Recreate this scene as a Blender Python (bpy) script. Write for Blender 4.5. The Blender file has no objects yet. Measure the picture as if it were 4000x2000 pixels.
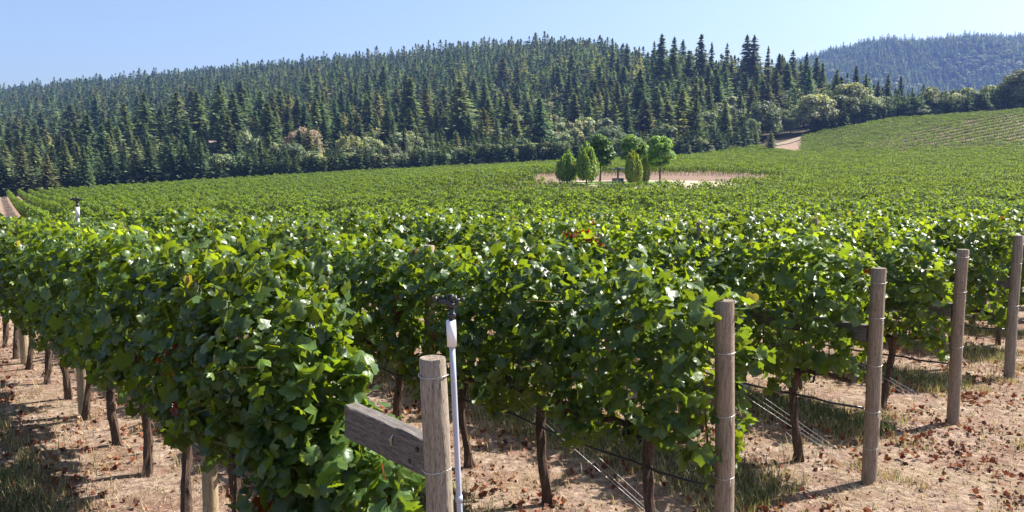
import bpy, bmesh, math, random
import numpy as np
from mathutils import Vector, Matrix

random.seed(7)
rng = np.random.default_rng(7)
R = math.radians
scene = bpy.context.scene

# ------------------------------------------------------------------ camera
CAM_H = 2.65
FPX = 820.0
PITCH = math.atan(86 / FPX)
cam_data = bpy.data.cameras.new('camera')
cam = bpy.data.objects.new('camera', cam_data)
scene.collection.objects.link(cam)
cam.location = (0, 0, CAM_H)
cam.rotation_euler = (math.pi / 2 - PITCH, 0, 0)
cam_data.sensor_width = 36
cam_data.lens = 36 * FPX / 1024
cam_data.clip_start = 0.05
cam_data.clip_end = 20000
scene.camera = cam

# ------------------------------------------------------------------ light
SUN_AZ = math.atan2(0.90, 0.44)        # clockwise from +Y (view direction)
SUN_EL = R(48)
world = bpy.data.worlds.new('World')
scene.world = world
world.use_nodes = True
wn = world.node_tree.nodes
wl = world.node_tree.links
bg = wn['Background']
sky = wn.new('ShaderNodeTexSky')
sky.sky_type = 'NISHITA'
sky.sun_disc = False
sky.sun_elevation = SUN_EL
sky.sun_rotation = SUN_AZ
sky.altitude = 100
sky.air_density = 1.0
sky.dust_density = 2.5
sky.ozone_density = 2.6
wl.new(sky.outputs[0], bg.inputs[0])
bg.inputs[1].default_value = 0.080
sun_d = bpy.data.lights.new('sun', 'SUN')
sun_d.energy = 5.0
sun_d.angle = R(0.5)
sun_d.color = (1.0, 0.95, 0.87)
sun = bpy.data.objects.new('sun', sun_d)
scene.collection.objects.link(sun)
sdir = Vector((math.sin(SUN_AZ) * math.cos(SUN_EL), math.cos(SUN_AZ) * math.cos(SUN_EL), math.sin(SUN_EL)))
sun.rotation_euler = sdir.to_track_quat('Z', 'Y').to_euler()
sun.location = (20, 10, 40)
scene.view_settings.view_transform = 'Standard'
scene.view_settings.look = 'None'
scene.view_settings.gamma = 1
scene.view_settings.use_curve_mapping = False
scene.view_settings.exposure = 1.32
scene.cycles.max_bounces = 6
scene.cycles.transparent_max_bounces = 8
scene.cycles.volume_bounces = 0
scene.cycles.use_denoising = True

# ------------------------------------------------------------------ helpers
COL = scene.collection


def tag(o, label=None, cat=None, group=None, kind=None):
    if label: o['label'] = label
    if cat: o['category'] = cat
    if group: o['group'] = group
    if kind: o['kind'] = kind
    return o


def empty(name, loc, rz=0.0, scale=1.0):
    o = bpy.data.objects.new(name, None)
    COL.objects.link(o)
    o.empty_display_size = 0.2
    o.location = loc
    o.rotation_euler = (0, 0, rz)
    o.scale = (scale, scale, scale) if not hasattr(scale, '__len__') else scale
    return o


class Buf:
    """collects vertices, faces of any size, a colour per vertex and a material slot per face"""
    def __init__(s):
        s.V = []; s.L = []; s.S = []; s.C = []; s.M = []; s.n = 0

    def add(s, V, F, col=(1, 1, 1), mat=0):
        V = np.asarray(V, dtype=np.float32).reshape(-1, 3)
        F = np.asarray(F, dtype=np.int64)
        col = np.asarray(col, dtype=np.float32)
        if col.ndim == 1:
            col = np.tile(col, (len(V), 1))
        s.V.append(V); s.C.append(col)
        s.L.append((F + s.n).ravel()); s.S.append(np.full(len(F), F.shape[1], dtype=np.int64))
        s.M.append(np.full(len(F), mat, dtype=np.int32))
        s.n += len(V)

    def merge(s, o, M=None):
        for V, C in zip(o.V, o.C):
            pass
        V = np.concatenate(o.V); C = np.concatenate(o.C)
        if M is not None:
            A = np.array(M)
            V = V @ A[:3, :3].T + A[:3, 3]
        s.V.append(V.astype(np.float32)); s.C.append(C)
        s.L.append(np.concatenate(o.L) + s.n); s.S.append(np.concatenate(o.S)); s.M.append(np.concatenate(o.M))
        s.n += len(V)

    def mesh(s, name, mats, smooth=False):
        V = np.concatenate(s.V); L = np.concatenate(s.L); S = np.concatenate(s.S)
        C = np.concatenate(s.C); M = np.concatenate(s.M)
        me = bpy.data.meshes.new(name)
        me.vertices.add(len(V)); me.vertices.foreach_set('co', V.ravel())
        me.loops.add(len(L)); me.loops.foreach_set('vertex_index', L.astype(np.int32))
        me.polygons.add(len(S))
        st = np.concatenate(([0], np.cumsum(S)[:-1])).astype(np.int32)
        me.polygons.foreach_set('loop_start', st)
        if not isinstance(mats, (list, tuple)):
            mats = [mats]
        for m in mats: me.materials.append(m)
        me.polygons.foreach_set('material_index', M)
        me.polygons.foreach_set('use_smooth', np.full(len(S), smooth))
        at = me.attributes.new('col', 'FLOAT_COLOR', 'POINT')
        at.data.foreach_set('color', np.concatenate([C, np.ones((len(C), 1), np.float32)], 1).ravel())
        me.update(calc_edges=True)
        return me


def link(name, me, parent=None, loc=None, rz=None):
    o = bpy.data.objects.new(name, me)
    COL.objects.link(o)
    if parent is not None: o.parent = parent
    if loc is not None: o.location = loc
    if rz is not None: o.rotation_euler = (0, 0, rz)
    return o


def tube(pts, rad, seg=8, cap=True, jitter=0.0, col=(1, 1, 1)):
    pts = np.asarray(pts, dtype=float)
    n = len(pts)
    rad = np.full(n, rad) if np.isscalar(rad) else np.asarray(rad, dtype=float)
    T = np.gradient(pts, axis=0)
    T /= np.linalg.norm(T, axis=1, keepdims=True) + 1e-9
    ref = np.array([0, 0, 1.0]) if abs(T[0][2]) < 0.9 else np.array([1.0, 0, 0])
    V = []
    a = np.linspace(0, 2 * np.pi, seg, endpoint=False)
    for i in range(n):
        u = np.cross(T[i], ref); u /= np.linalg.norm(u) + 1e-9
        v = np.cross(T[i], u)
        r = rad[i] * (1 + jitter * rng.uniform(-1, 1, seg))
        V.append(pts[i] + np.outer(np.cos(a) * r, u) + np.outer(np.sin(a) * r, v))
    V = np.concatenate(V)
    F = []
    for i in range(n - 1):
        for j in range(seg):
            k = (j + 1) % seg
            F.append((i * seg + j, i * seg + k, (i + 1) * seg + k, (i + 1) * seg + j))
    if cap:
        V = np.concatenate([V, pts[[0, -1]]])
        c0, c1 = n * seg, n * seg + 1
        for j in range(seg):
            k = (j + 1) % seg
            F.append((c0, k, j, j)); F.append((c1, (n - 1) * seg + j, (n - 1) * seg + k, (n - 1) * seg + k))
    F4 = [f for f in F if f[2] != f[3]]
    F3 = [f[:3] for f in F if f[2] == f[3]]
    return V, F4, F3


def add_tube(b, pts, rad, seg=8, cap=True, jitter=0.0, col=(1, 1, 1), mat=0):
    V, F4, F3 = tube(pts, rad, seg, cap, jitter)
    n0 = b.n
    b.add(V, F4, col, mat)
    if F3:
        b.L.append(np.asarray(F3, dtype=np.int64).ravel() + n0)
        b.S.append(np.full(len(F3), 3, dtype=np.int64)); b.M.append(np.full(len(F3), mat, dtype=np.int32))


def add_box(b, c, size, col=(1, 1, 1), mat=0, rot=None):
    x, y, z = [s / 2 for s in size]
    V = np.array([(sx * x, sy * y, sz * z) for sz in (-1, 1) for sy in (-1, 1) for sx in (-1, 1)], float)
    if rot is not None: V = V @ np.array(rot).T
    F = [(0, 2, 3, 1), (4, 5, 7, 6), (0, 1, 5, 4), (2, 6, 7, 3), (0, 4, 6, 2), (1, 3, 7, 5)]
    b.add(V + np.array(c), F, col, mat)


def frames(N):
    N = N / (np.linalg.norm(N, axis=1, keepdims=True) + 1e-9)
    ref = rng.normal(size=N.shape)
    U = np.cross(N, ref); U /= np.linalg.norm(U, axis=1, keepdims=True) + 1e-9
    W = np.cross(N, U)
    return U, W, N


def cards(b, P, U, W, N, size, col, shape, mat=0):
    """shape: (k,3) outline in (u,w,n) with centre fan if shape tuple ('fan', pts)"""
    kind, pts = shape
    P = np.asarray(P); n = len(P)
    size = np.broadcast_to(np.asarray(size, float), (n,))
    k = len(pts)
    pts = np.asarray(pts, float)
    V = (P[:, None, :] + size[:, None, None] * (pts[None, :, 0:1] * U[:, None, :] + pts[None, :, 1:2] * W[:, None, :] + pts[None, :, 2:3] * N[:, None, :]))
    base = (np.arange(n) * k)[:, None, None]
    if kind == 'quad':
        F = np.array([[0, 1, 2, 3]])[None] + base
    elif kind == 'tri':
        F = np.array([[0, 1, 2]])[None] + base
    else:
        F = np.array([[0, i, i + 1 if i + 1 < k else 1] for i in range(1, k)])[None] + base
    F = F.reshape(-1, F.shape[-1])
    C = np.repeat(np.asarray(col, float), k, axis=0)
    b.add(V.reshape(-1, 3), F, C, mat)


# grape leaf outline (palmate, toothed), tip towards +u
def grape_leaf(nseg=22, curl=0.25, seed=0):
    r_ = random.Random(seed)
    pts = [(0.0, 0.0, 0.06)]
    for i in range(nseg):
        a = -math.pi + (i + 0.5) * 2 * math.pi / nseg
        lob = 0.45 + 0.06 * math.cos(5 * a * 0.92) + 0.02 * (1 if i % 2 else -1)
        if abs(a) > 2.8: lob = 0.26
        x = lob * math.cos(a) * 1.05 + 0.06
        y = lob * math.sin(a) * 1.08
        z = -curl * (x * x * 0.8 + 0) + 0.34 * abs(y) - curl * y * y * 1.5 + r_.uniform(-0.065, 0.065)
        pts.append((x, y, z))
    return ('fan', pts)


LEAF_HI = [grape_leaf(20, c, i) for i, c in enumerate((0.35, 0.9, -0.5, 1.5, 0.1, 0.7))]
LEAF_MD = [grape_leaf(9, c, i) for i, c in enumerate((0.4, 0.9, -0.1))]
LEAF_LO = [('quad', [(-.45, -.1, 0), (0, -.42, .1), (.5, .05, -.05), (0.05, .42, .1)]),
           ('quad', [(-.4, .1, 0.05), (0, -.4, -.1), (.45, -.05, .1), (-0.05, .45, .0)])]

# ------------------------------------------------------------------ materials
def new_mat(name):
    m = bpy.data.materials.new(name)
    m.use_nodes = True
    nt = m.node_tree
    for n in list(nt.nodes): nt.nodes.remove(n)
    out = nt.nodes.new('ShaderNodeOutputMaterial')
    return m, nt, out


def ramp(nt, fac, stops, interp='LINEAR'):
    r = nt.nodes.new('ShaderNodeValToRGB')
    r.color_ramp.interpolation = interp
    el = r.color_ramp.elements
    while len(el) > 1: el.remove(el[0])
    el[0].position = stops[0][0]; el[0].color = (*stops[0][1], 1)
    for p, c in stops[1:]:
        e = el.new(p); e.color = (*c, 1)
    nt.links.new(fac, r.inputs[0])
    return r.outputs[0]


def noise(nt, scale, detail=4, rough=0.55, vec=None, dist=0.0):
    n = nt.nodes.new('ShaderNodeTexNoise')
    n.inputs['Scale'].default_value = scale
    n.inputs['Detail'].default_value = detail
    n.inputs['Roughness'].default_value = rough
    n.inputs['Distortion'].default_value = dist
    if vec is not None: nt.links.new(vec, n.inputs['Vector'])
    return n.outputs['Fac']


def mixc(nt, fac, a, b, mode='MIX'):
    m = nt.nodes.new('ShaderNodeMix'); m.data_type = 'RGBA'; m.blend_type = mode
    for sock, v in ((m.inputs[0], fac), (m.inputs[6], a), (m.inputs[7], b)):
        if hasattr(v, 'is_output'): nt.links.new(v, sock)
        elif isinstance(v, tuple): sock.default_value = (*v, 1)
        else: sock.default_value = v
    return m.outputs[2]


def math_n(nt, op, a, b=None):
    m = nt.nodes.new('ShaderNodeMath'); m.operation = op
    for i, v in enumerate((a, b)):
        if v is None: continue
        if hasattr(v, 'is_output'): nt.links.new(v, m.inputs[i])
        else: m.inputs[i].default_value = v
    return m.outputs[0]


def obj_coords(nt, scale=(1, 1, 1), kind='Object'):
    t = nt.nodes.new('ShaderNodeTexCoord')
    mp = nt.nodes.new('ShaderNodeMapping')
    mp.inputs['Scale'].default_value = scale
    nt.links.new(t.outputs[kind], mp.inputs[0])
    return mp.outputs[0]


def principled(nt, out, base, rough=0.7, spec=0.3, bump=None, bstr=0.3, bdist=0.01):
    p = nt.nodes.new('ShaderNodeBsdfPrincipled')
    if hasattr(base, 'is_output'): nt.links.new(base, p.inputs['Base Color'])
    else: p.inputs['Base Color'].default_value = (*base, 1)
    if hasattr(rough, 'is_output'): nt.links.new(rough, p.inputs['Roughness'])
    else: p.inputs['Roughness'].default_value = rough
    p.inputs['Specular IOR Level'].default_value = spec
    if bump is not None:
        bn = nt.nodes.new('ShaderNodeBump')
        bn.inputs['Strength'].default_value = bstr
        bn.inputs['Distance'].default_value = bdist
        nt.links.new(bump, bn.inputs['Height'])
        nt.links.new(bn.outputs[0], p.inputs['Normal'])
    nt.links.new(p.outputs[0], out.inputs[0])
    return p


def foliage_mat(name, trans=0.35, rough=0.5, spec=0.4, var=0.25, huevar=0.0, tint=(1.0, 1.0, 1.0), tcol=(1.5, 1.7, 0.5), ripple=0.0):
    """leaf colour comes from the mesh (each leaf its own), varied a little from plant to plant"""
    m, nt, out = new_mat(name)
    at = nt.nodes.new('ShaderNodeAttribute'); at.attribute_name = 'col'
    oi = nt.nodes.new('ShaderNodeObjectInfo')
    k = math_n(nt, 'MULTIPLY_ADD', oi.outputs['Random'], var * 2)
    k.node.inputs[2].default_value = 1 - var
    c = nt.nodes.new('ShaderNodeVectorMath'); c.operation = 'SCALE'
    nt.links.new(mixc(nt, 1.0, at.outputs['Color'], tint, 'MULTIPLY'), c.inputs[0]); nt.links.new(k, c.inputs['Scale'])
    col = c.outputs[0]
    if huevar:
        r2 = math_n(nt, 'FRACT', math_n(nt, 'MULTIPLY', oi.outputs['Random'], 7.31))
        tgt = ramp(nt, r2, [(0.0, (0.8, 1.0, 1.15)), (0.45, (1, 1, 1)), (0.8, (1.12, 1.05, .9)), (0.93, (1.2, 1.0, .85)), (1.0, (1.35, 1.15, 1.05))])
        col = mixc(nt, huevar, col, tgt, 'MULTIPLY')
    p = nt.nodes.new('ShaderNodeBsdfPrincipled')
    nt.links.new(col, p.inputs['Base Color'])
    p.inputs['Roughness'].default_value = rough
    p.inputs['Specular IOR Level'].default_value = spec
    if ripple:
        bn = nt.nodes.new('ShaderNodeBump'); bn.inputs['Strength'].default_value = ripple; bn.inputs['Distance'].default_value = 0.01
        nt.links.new(noise(nt, 45, 2, 0.5, obj_coords(nt)), bn.inputs['Height'])
        nt.links.new(bn.outputs[0], p.inputs['Normal'])
    t = nt.nodes.new('ShaderNodeBsdfTranslucent')
    nt.links.new(mixc(nt, 1.0, col, tcol, 'MULTIPLY'), t.inputs[0])
    mx = nt.nodes.new('ShaderNodeMixShader'); mx.inputs[0].default_value = trans
    nt.links.new(p.outputs[0], mx.inputs[1]); nt.links.new(t.outputs[0], mx.inputs[2])
    nt.links.new(mx.outputs[0], out.inputs[0])
    return m


M = {}
M['vine_leaf'] = foliage_mat('vine_leaf', trans=0.44, rough=0.38, spec=0.62, var=0.2, tcol=(3.0, 2.35, 0.35), ripple=0.25)
M['vine_leaf_far'] = foliage_mat('vine_leaf_far', trans=0.42, rough=0.6, spec=0.35, var=0.24, tcol=(2.9, 2.3, 0.4))
M['needle'] = foliage_mat('needle', trans=0.35, rough=0.7, spec=0.2, var=0.40, huevar=0.75, tint=(1.3, 1.33, 1.2), tcol=(1.8, 1.65, 0.85))
M['oak_leaf'] = foliage_mat('oak_leaf', trans=0.32, rough=0.6, spec=0.25, var=0.25, huevar=0.4, tint=(1.75, 1.75, 1.5), tcol=(1.5, 1.45, 0.7))
M['pear_leaf'] = foliage_mat('pear_leaf', trans=0.42, rough=0.45, spec=0.35, var=0.08, tcol=(2.2, 1.9, 0.35))
M['grass'] = foliage_mat('grass_blade', trans=0.3, rough=0.6, spec=0.2, var=0.0, tcol=(1.2, 1.2, 0.7))
M['litter'] = foliage_mat('dead_leaf', trans=0.15, rough=0.7, spec=0.2, var=0.0, tcol=(1.2, 1.0, 0.8))


def wood_mat(name, c1, c2, c3, grain=(14, 14, 1.2), rough=0.8, bstr=0.6):
    m, nt, out = new_mat(name)
    v = obj_coords(nt, grain)
    n1 = noise(nt, 6, 8, 0.65, v, 0.3)
    n2 = noise(nt, 4.5, 6, 0.65, obj_coords(nt, (1, 1, .35)))
    n3 = noise(nt, 22, 3, 0.5, v)
    c = ramp(nt, n1, [(0.3, c1), (0.5, c2), (0.72, c3)])
    c = mixc(nt, ramp(nt, n2, [(0.35, (0, 0, 0)), (0.7, (0.55, 0.55, 0.55))]), c, mixc(nt, 0.5, c, c1), 'MIX')
    vo = nt.nodes.new('ShaderNodeTexVoronoi'); vo.inputs['Scale'].default_value = 5.5
    nt.links.new(obj_coords(nt, (1, 1, .45)), vo.inputs['Vector'])
    c = mixc(nt, ramp(nt, vo.outputs['Distance'], [(0.06, (.85, .85, .85)), (0.13, (0, 0, 0))]), c, tuple(x * .45 for x in c1))
    cr = ramp(nt, n3, [(0.36, (0.18, 0.15, 0.13)), (0.43, (1, 1, 1))])
    c = mixc(nt, 0.75, c, cr, 'MULTIPLY')
    principled(nt, out, c, rough, 0.2, n1, bstr, 0.006)
    return m


M['post_wood'] = wood_mat('post_wood', (0.16, 0.13, 0.105), (0.31, 0.26, 0.205), (0.43, 0.37, 0.30))
M['post_pale'] = wood_mat('post_pale', (0.19, 0.135, 0.10), (0.31, 0.24, 0.18), (0.42, 0.34, 0.26))
M['post_warm'] = wood_mat('post_warm', (0.24, 0.17, 0.11), (0.40, 0.30, 0.19), (0.50, 0.40, 0.28))
M['weathered'] = wood_mat('weathered', (0.07, 0.06, 0.054), (0.15, 0.13, 0.118), (0.25, 0.225, 0.20), grain=(1.2, 14, 14))
M['post_top'] = wood_mat('post_top', (0.12, 0.09, 0.07), (0.24, 0.19, 0.15), (0.33, 0.27, 0.22), grain=(6, 6, 6))
M['bark'] = wood_mat('vine_bark', (0.035, 0.022, 0.016), (0.095, 0.062, 0.045), (0.20, 0.14, 0.105), grain=(18, 18, 2.5), bstr=1.0)
M['tree_bark'] = wood_mat('tree_bark', (0.05, 0.04, 0.033), (0.12, 0.095, 0.08), (0.2, 0.17, 0.15), grain=(3, 3, .5))


def simple(name, c, rough=0.5, metal=0.0, spec=0.5, nscale=8, nvar=0.15):
    m, nt, out = new_mat(name)
    n = noise(nt, nscale, 3, 0.5, obj_coords(nt))
    col = mixc(nt, n, tuple(x * (1 - nvar) for x in c), tuple(min(1, x * (1 + nvar)) for x in c))
    p = principled(nt, out, col, rough, spec)
    p.inputs['Metallic'].default_value = metal
    return m


M['pvc_grey'] = simple('pvc_grey', (0.42, 0.44, 0.52), 0.35)
M['pvc_white'] = simple('pvc_white', (0.78, 0.77, 0.80), 0.35)
M['black_plastic'] = simple('black_plastic', (0.03, 0.03, 0.035), 0.4)
M['hose'] = simple('hose_plastic', (0.035, 0.036, 0.042), 0.32)
M['wire'] = simple('galvanised_wire', (0.55, 0.54, 0.52), 0.42, 0.6)
M['wire_rust'] = simple('rusty_wire', (0.28, 0.16, 0.11), 0.6, 0.3)
M['grape'] = simple('grape_skin', (0.022, 0.016, 0.045), 0.38)
M['cane'] = simple('young_cane', (0.30, 0.13, 0.05), 0.5)
M['stone'] = simple('grey_oak_stave', (0.17, 0.175, 0.20), 0.7, nscale=3, nvar=0.35)
M['iron'] = simple('dark_iron', (0.05, 0.045, 0.045), 0.55, 0.4)
M['planed'] = simple('bench_plank', (0.33, 0.27, 0.23), 0.6)
M['roof_red'] = simple('cabin_roof', (0.22, 0.16, 0.14), 0.6)

# ------------------------------------------------------------------ terrain
def slope_of(py):
    v = (256 - py) / FPX
    return (-math.sin(PITCH) + v * math.cos(PITCH)) / (math.cos(PITCH) + v * math.sin(PITCH))


def G(y, py): return (y, CAM_H + y * slope_of(py))              # bare ground seen at picture height py
def T(y, py): return (y, CAM_H + y * slope_of(py) - 1.95)       # vine tops seen at py


NEAR = [(2, 0), (9, 0), (13, -.10), (18, -.42)]
COLS = {
    -0.66: NEAR + [(25, -.9), T(45, 216), T(70, 209), T(100, 203), T(130, 199.5), T(165, 196.5), T(230, 192), G(300, 190), G(400, 182), G(500, 165), G(700, 140), G(1000, 118), G(1450, 103), (1800, 60), (2400, 0)],
    -0.52: NEAR + [(25, -.95), T(45, 215), T(70, 208), T(100, 201), T(130, 197), T(165, 193.5), T(250, 186), G(300, 187), G(400, 176), G(500, 158), G(700, 130), G(1000, 108), G(1450, 91), (1800, 80), (2400, 0)],
    -0.38: NEAR + [(25, -1.0), T(45, 214.5), T(70, 207), T(100, 200), T(130, 195), T(165, 189), T(260, 179), G(300, 178), G(400, 162), G(500, 145), G(700, 116), G(1000, 95), G(1450, 81), (1800, 90), (2400, 0)],
    -0.20: NEAR + [(25, -1.0), T(45, 214), T(70, 205), T(100, 197), T(130, 191), T(165, 183.5), T(270, 170.5), G(310, 170), G(400, 152), G(500, 132), G(700, 102), G(1000, 79), G(1350, 68), (1700, 90), (2400, 0)],
    0.0: NEAR + [(25, -.95), T(45, 212), T(70, 200), T(100, 190), T(114, 187.5), G(121, 186), G(130, 183), G(150, 179), G(165, 175), T(220, 166.5), T(280, 162.5), G(310, 162), G(400, 143), G(500, 120), G(700, 86), G(900, 66), G(1150, 53.5), (1500, 90), (2400, 0)],
    0.11: NEAR + [(25, -.95), T(45, 211.5), T(70, 199), T(100, 190), T(114, 188.5), G(121, 186.5), G(130, 183.5), G(150, 179.5), G(165, 175.5), T(220, 163), T(280, 158), G(310, 158), G(400, 133), G(500, 108), G(700, 74), G(850, 56.5), G(1000, 56), (1400, 80), (2400, 0)],
    0.22: NEAR + [(25, -.95), T(45, 211), T(70, 199), T(100, 190), T(114, 188.5), G(121, 186.5), G(130, 183.5), G(150, 179.5), G(165, 175), T(220, 159), T(280, 154), G(310, 152), G(400, 122), G(480, 100), G(560, 88), G(660, 82), (900, 55), (1400, 20), (2400, 0)],
    0.32: NEAR + [(25, -.95), T(45, 211.5), T(70, 200), T(100, 188), T(130, 178), T(165, 168), T(220, 157), T(270, 150), G(310, 146), G(390, 124), G(470, 104), G(560, 97), (700, 45), (1000, 15), (2400, 0)],
    0.37: NEAR + [(25, -.95), T(45, 212), T(70, 200), T(100, 188), T(130, 178), T(165, 167), T(220, 157), T(260, 149), T(300, 140), G(340, 128), G(430, 108), (550, 48), (800, 20), (2400, 0)],
    0.46: NEAR + [(25, -.95), T(45, 212), T(70, 199), T(100, 187), T(130, 176), T(165, 166.5), T(210, 155), T(245, 147), T(280, 131), T(330, 113.5), G(380, 116), (480, 28), (800, 5), (2400, 0)],
    0.53: NEAR + [(25, -.95), T(45, 212), T(70, 198), T(100, 185.5), T(130, 174), T(165, 164), T(205, 154), T(240, 146), T(275, 129), T(320, 110.5), G(370, 113), (480, 25), (800, 5), (2400, 0)],
    0.63: NEAR + [(25, -.95), T(45, 212), T(70, 198), T(100, 184), T(130, 172), T(165, 162), T(200, 152), T(235, 143), T(270, 125), T(320, 104), G(370, 106), (480, 25), (800, 5), (2400, 0)],
    0.75: NEAR + [(25, -.9), T(45, 212), T(70, 198), T(100, 183), T(130, 171), T(165, 161), T(200, 151), T(235, 140), T(270, 121), T(320, 101), G(370, 103), (480, 25), (800, 5), (2400, 0)],
}
UU = np.linspace(-0.7, 0.8, 91)
LY = np.linspace(math.log(2), math.log(2400), 260)
ck = sorted(COLS)
tab = np.array([np.interp(np.exp(LY), [a for a, _ in COLS[c]], [b for _, b in COLS[c]]) for c in ck])
grid = np.array([np.interp(UU, ck, tab[:, j]) for j in range(len(LY))]).T


def blur(a, ax, n):
    for _ in range(n):
        p = np.concatenate([a.take([0], ax), a, a.take([-1], ax)], ax)
        m = a.shape[ax]
        a = (p.take(range(0, m), ax) + 2 * p.take(range(1, m + 1), ax) + p.take(range(2, m + 2), ax)) / 4
    return a


grid = blur(blur(grid, 1, 6), 0, 5)


def zt(x, y):
    """terrain height; for ground beside and behind the viewpoint it levels out"""
    x = np.asarray(x, float); y = np.asarray(y, float)
    r = np.hypot(x, y)
    ang = np.arctan2(x, y)
    a = np.clip(ang, math.atan(-0.7), math.atan(0.8))
    yy = np.clip(r * np.cos(a), 2.01, 2399)
    u = np.tan(a)
    i = (u + 0.7) / 1.5 * 90; j = (np.log(yy) - LY[0]) / (LY[-1] - LY[0]) * 259
    i0 = np.clip(np.floor(i).astype(int), 0, 89); j0 = np.clip(np.floor(j).astype(int), 0, 258)
    fi = i - i0; fj = j - j0
    z = (grid[i0, j0] * (1 - fi) * (1 - fj) + grid[i0 + 1, j0] * fi * (1 - fj) + grid[i0, j0 + 1] * (1 - fi) * fj + grid[i0 + 1, j0 + 1] * fi * fj)
    w = np.clip(1 - (np.abs(ang) - 1.0) / 0.9, 0, 1)
    return z * w


def z1(x, y): return float(zt(x, y))


def in_clearing(x, y, g=0.0):
    """open patch of bare soil with the drive round the ornamental trees"""
    u = x / np.maximum(y, 1)
    lo = np.interp(u, [0.0, 0.04, 0.10, 0.25, 0.30, 0.345], [140, 119, 118, 119, 133, 146])
    hi = np.interp(u, [0.0, 0.04, 0.10, 0.25, 0.30, 0.345], [138, 158, 163, 163, 158, 147])
    return (u > 0.005 - g) & (u < 0.345 + g) & (y > lo) & (y < hi)


def far_edge(u):
    return np.interp(u, [-0.7, -0.52, -0.38, -0.2, 0, 0.11, 0.22, 0.30, 0.345, 0.37, 0.46, 0.53, 0.8], [235, 250, 260, 270, 280, 280, 280, 300, 318, 322, 330, 322, 320])


# ground mesh: rings round the viewpoint, finer ahead
def build_ground():
    th = np.concatenate([np.linspace(-0.95, 0.95, 300), np.linspace(0.95, 2 * math.pi - 0.95, 62)[1:-1]])
    rr = np.concatenate([[0.6], np.geomspace(1.2, 2600, 330), [4000, 9000, 16000]])
    TH, RR = np.meshgrid(th, rr)
    X = RR * np.sin(TH); Y = RR * np.cos(TH)
    Z = zt(X, Y)
    # relief: small bumps in the soil (real geometry near the camera)
    Z = Z + 0.012 * np.sin(X * 5.1 + np.sin(Y * 3.3) * 2) * np.sin(Y * 4.3 + 1.7 * np.sin(X * 2.9))
    Z = np.where(RR > 2700, 0, Z)
    n, m = TH.shape
    V = np.stack([X, Y, Z], -1).reshape(-1, 3)
    V = np.concatenate([V, [[0, 0, 0]]])
    i = np.arange(n - 1)[:, None] * m; j = np.arange(m)[None]; k = (j + 1) % m
    F = np.stack([i + j, i + m + j, i + m + k, i + k], -1).reshape(-1, 4)[:, ::-1]
    b = Buf()
    u = V[:, 0] / np.maximum(V[:, 1], 1e-3)
    fe = far_edge(np.clip(u, -0.7, 0.8))
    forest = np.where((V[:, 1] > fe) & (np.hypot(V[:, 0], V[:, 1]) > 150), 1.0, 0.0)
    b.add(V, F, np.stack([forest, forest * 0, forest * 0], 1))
    jj = np.arange(m); kk = (jj + 1) % m
    F3 = np.stack([np.full(m, n * m), jj, kk], 1)[:, ::-1]
    b.L.append(F3.ravel()); b.S.append(np.full(m, 3)); b.M.append(np.zeros(m, np.int32))
    mt, nt, out = new_mat('soil')
    at = nt.nodes.new('ShaderNodeAttribute'); at.attribute_name = 'col'
    co = obj_coords(nt)
    n1 = noise(nt, 0.7, 6, 0.6, co); n2 = noise(nt, 9, 8, 0.7, co); n3 = noise(nt, 60, 4, 0.65, co)
    n4 = noise(nt, 2.3, 5, 0.6, co)
    soil = ramp(nt, n2, [(0.32, (0.085, 0.055, 0.045)), (0.5, (0.29, 0.205, 0.155)), (0.68, (0.50, 0.39, 0.30))])
    soil = mixc(nt, ramp(nt, n3, [(0.3, (.55, .55, .55)), (0.45, (0, 0, 0))]), soil, (0.12, 0.075, 0.055))
    soil = mixc(nt, ramp(nt, n3, [(0.6, (0, 0, 0)), (0.72, (.5, .5, .5))]), soil, (0.62, 0.50, 0.36))
    soil = mixc(nt, ramp(nt, n4, [(0.45, (0, 0, 0)), (0.62, (.7, .7, .7))]), soil, (0.19, 0.10, 0.07))
    soil = mixc(nt, ramp(nt, n1, [(0.5, (0, 0, 0)), (0.72, (.55, .55, .55))]), soil, (0.30, 0.24, 0.13))
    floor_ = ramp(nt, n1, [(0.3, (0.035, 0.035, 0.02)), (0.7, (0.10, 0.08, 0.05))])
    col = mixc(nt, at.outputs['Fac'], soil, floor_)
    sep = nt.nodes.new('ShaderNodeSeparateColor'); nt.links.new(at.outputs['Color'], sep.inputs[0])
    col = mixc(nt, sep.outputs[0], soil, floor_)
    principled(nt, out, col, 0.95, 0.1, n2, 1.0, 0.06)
    o = link('ground', b.mesh('ground', mt, True))
    tag(o, 'dry sandy tan soil of the vineyard and the land beyond it', 'ground', kind='structure')


build_ground()


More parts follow.
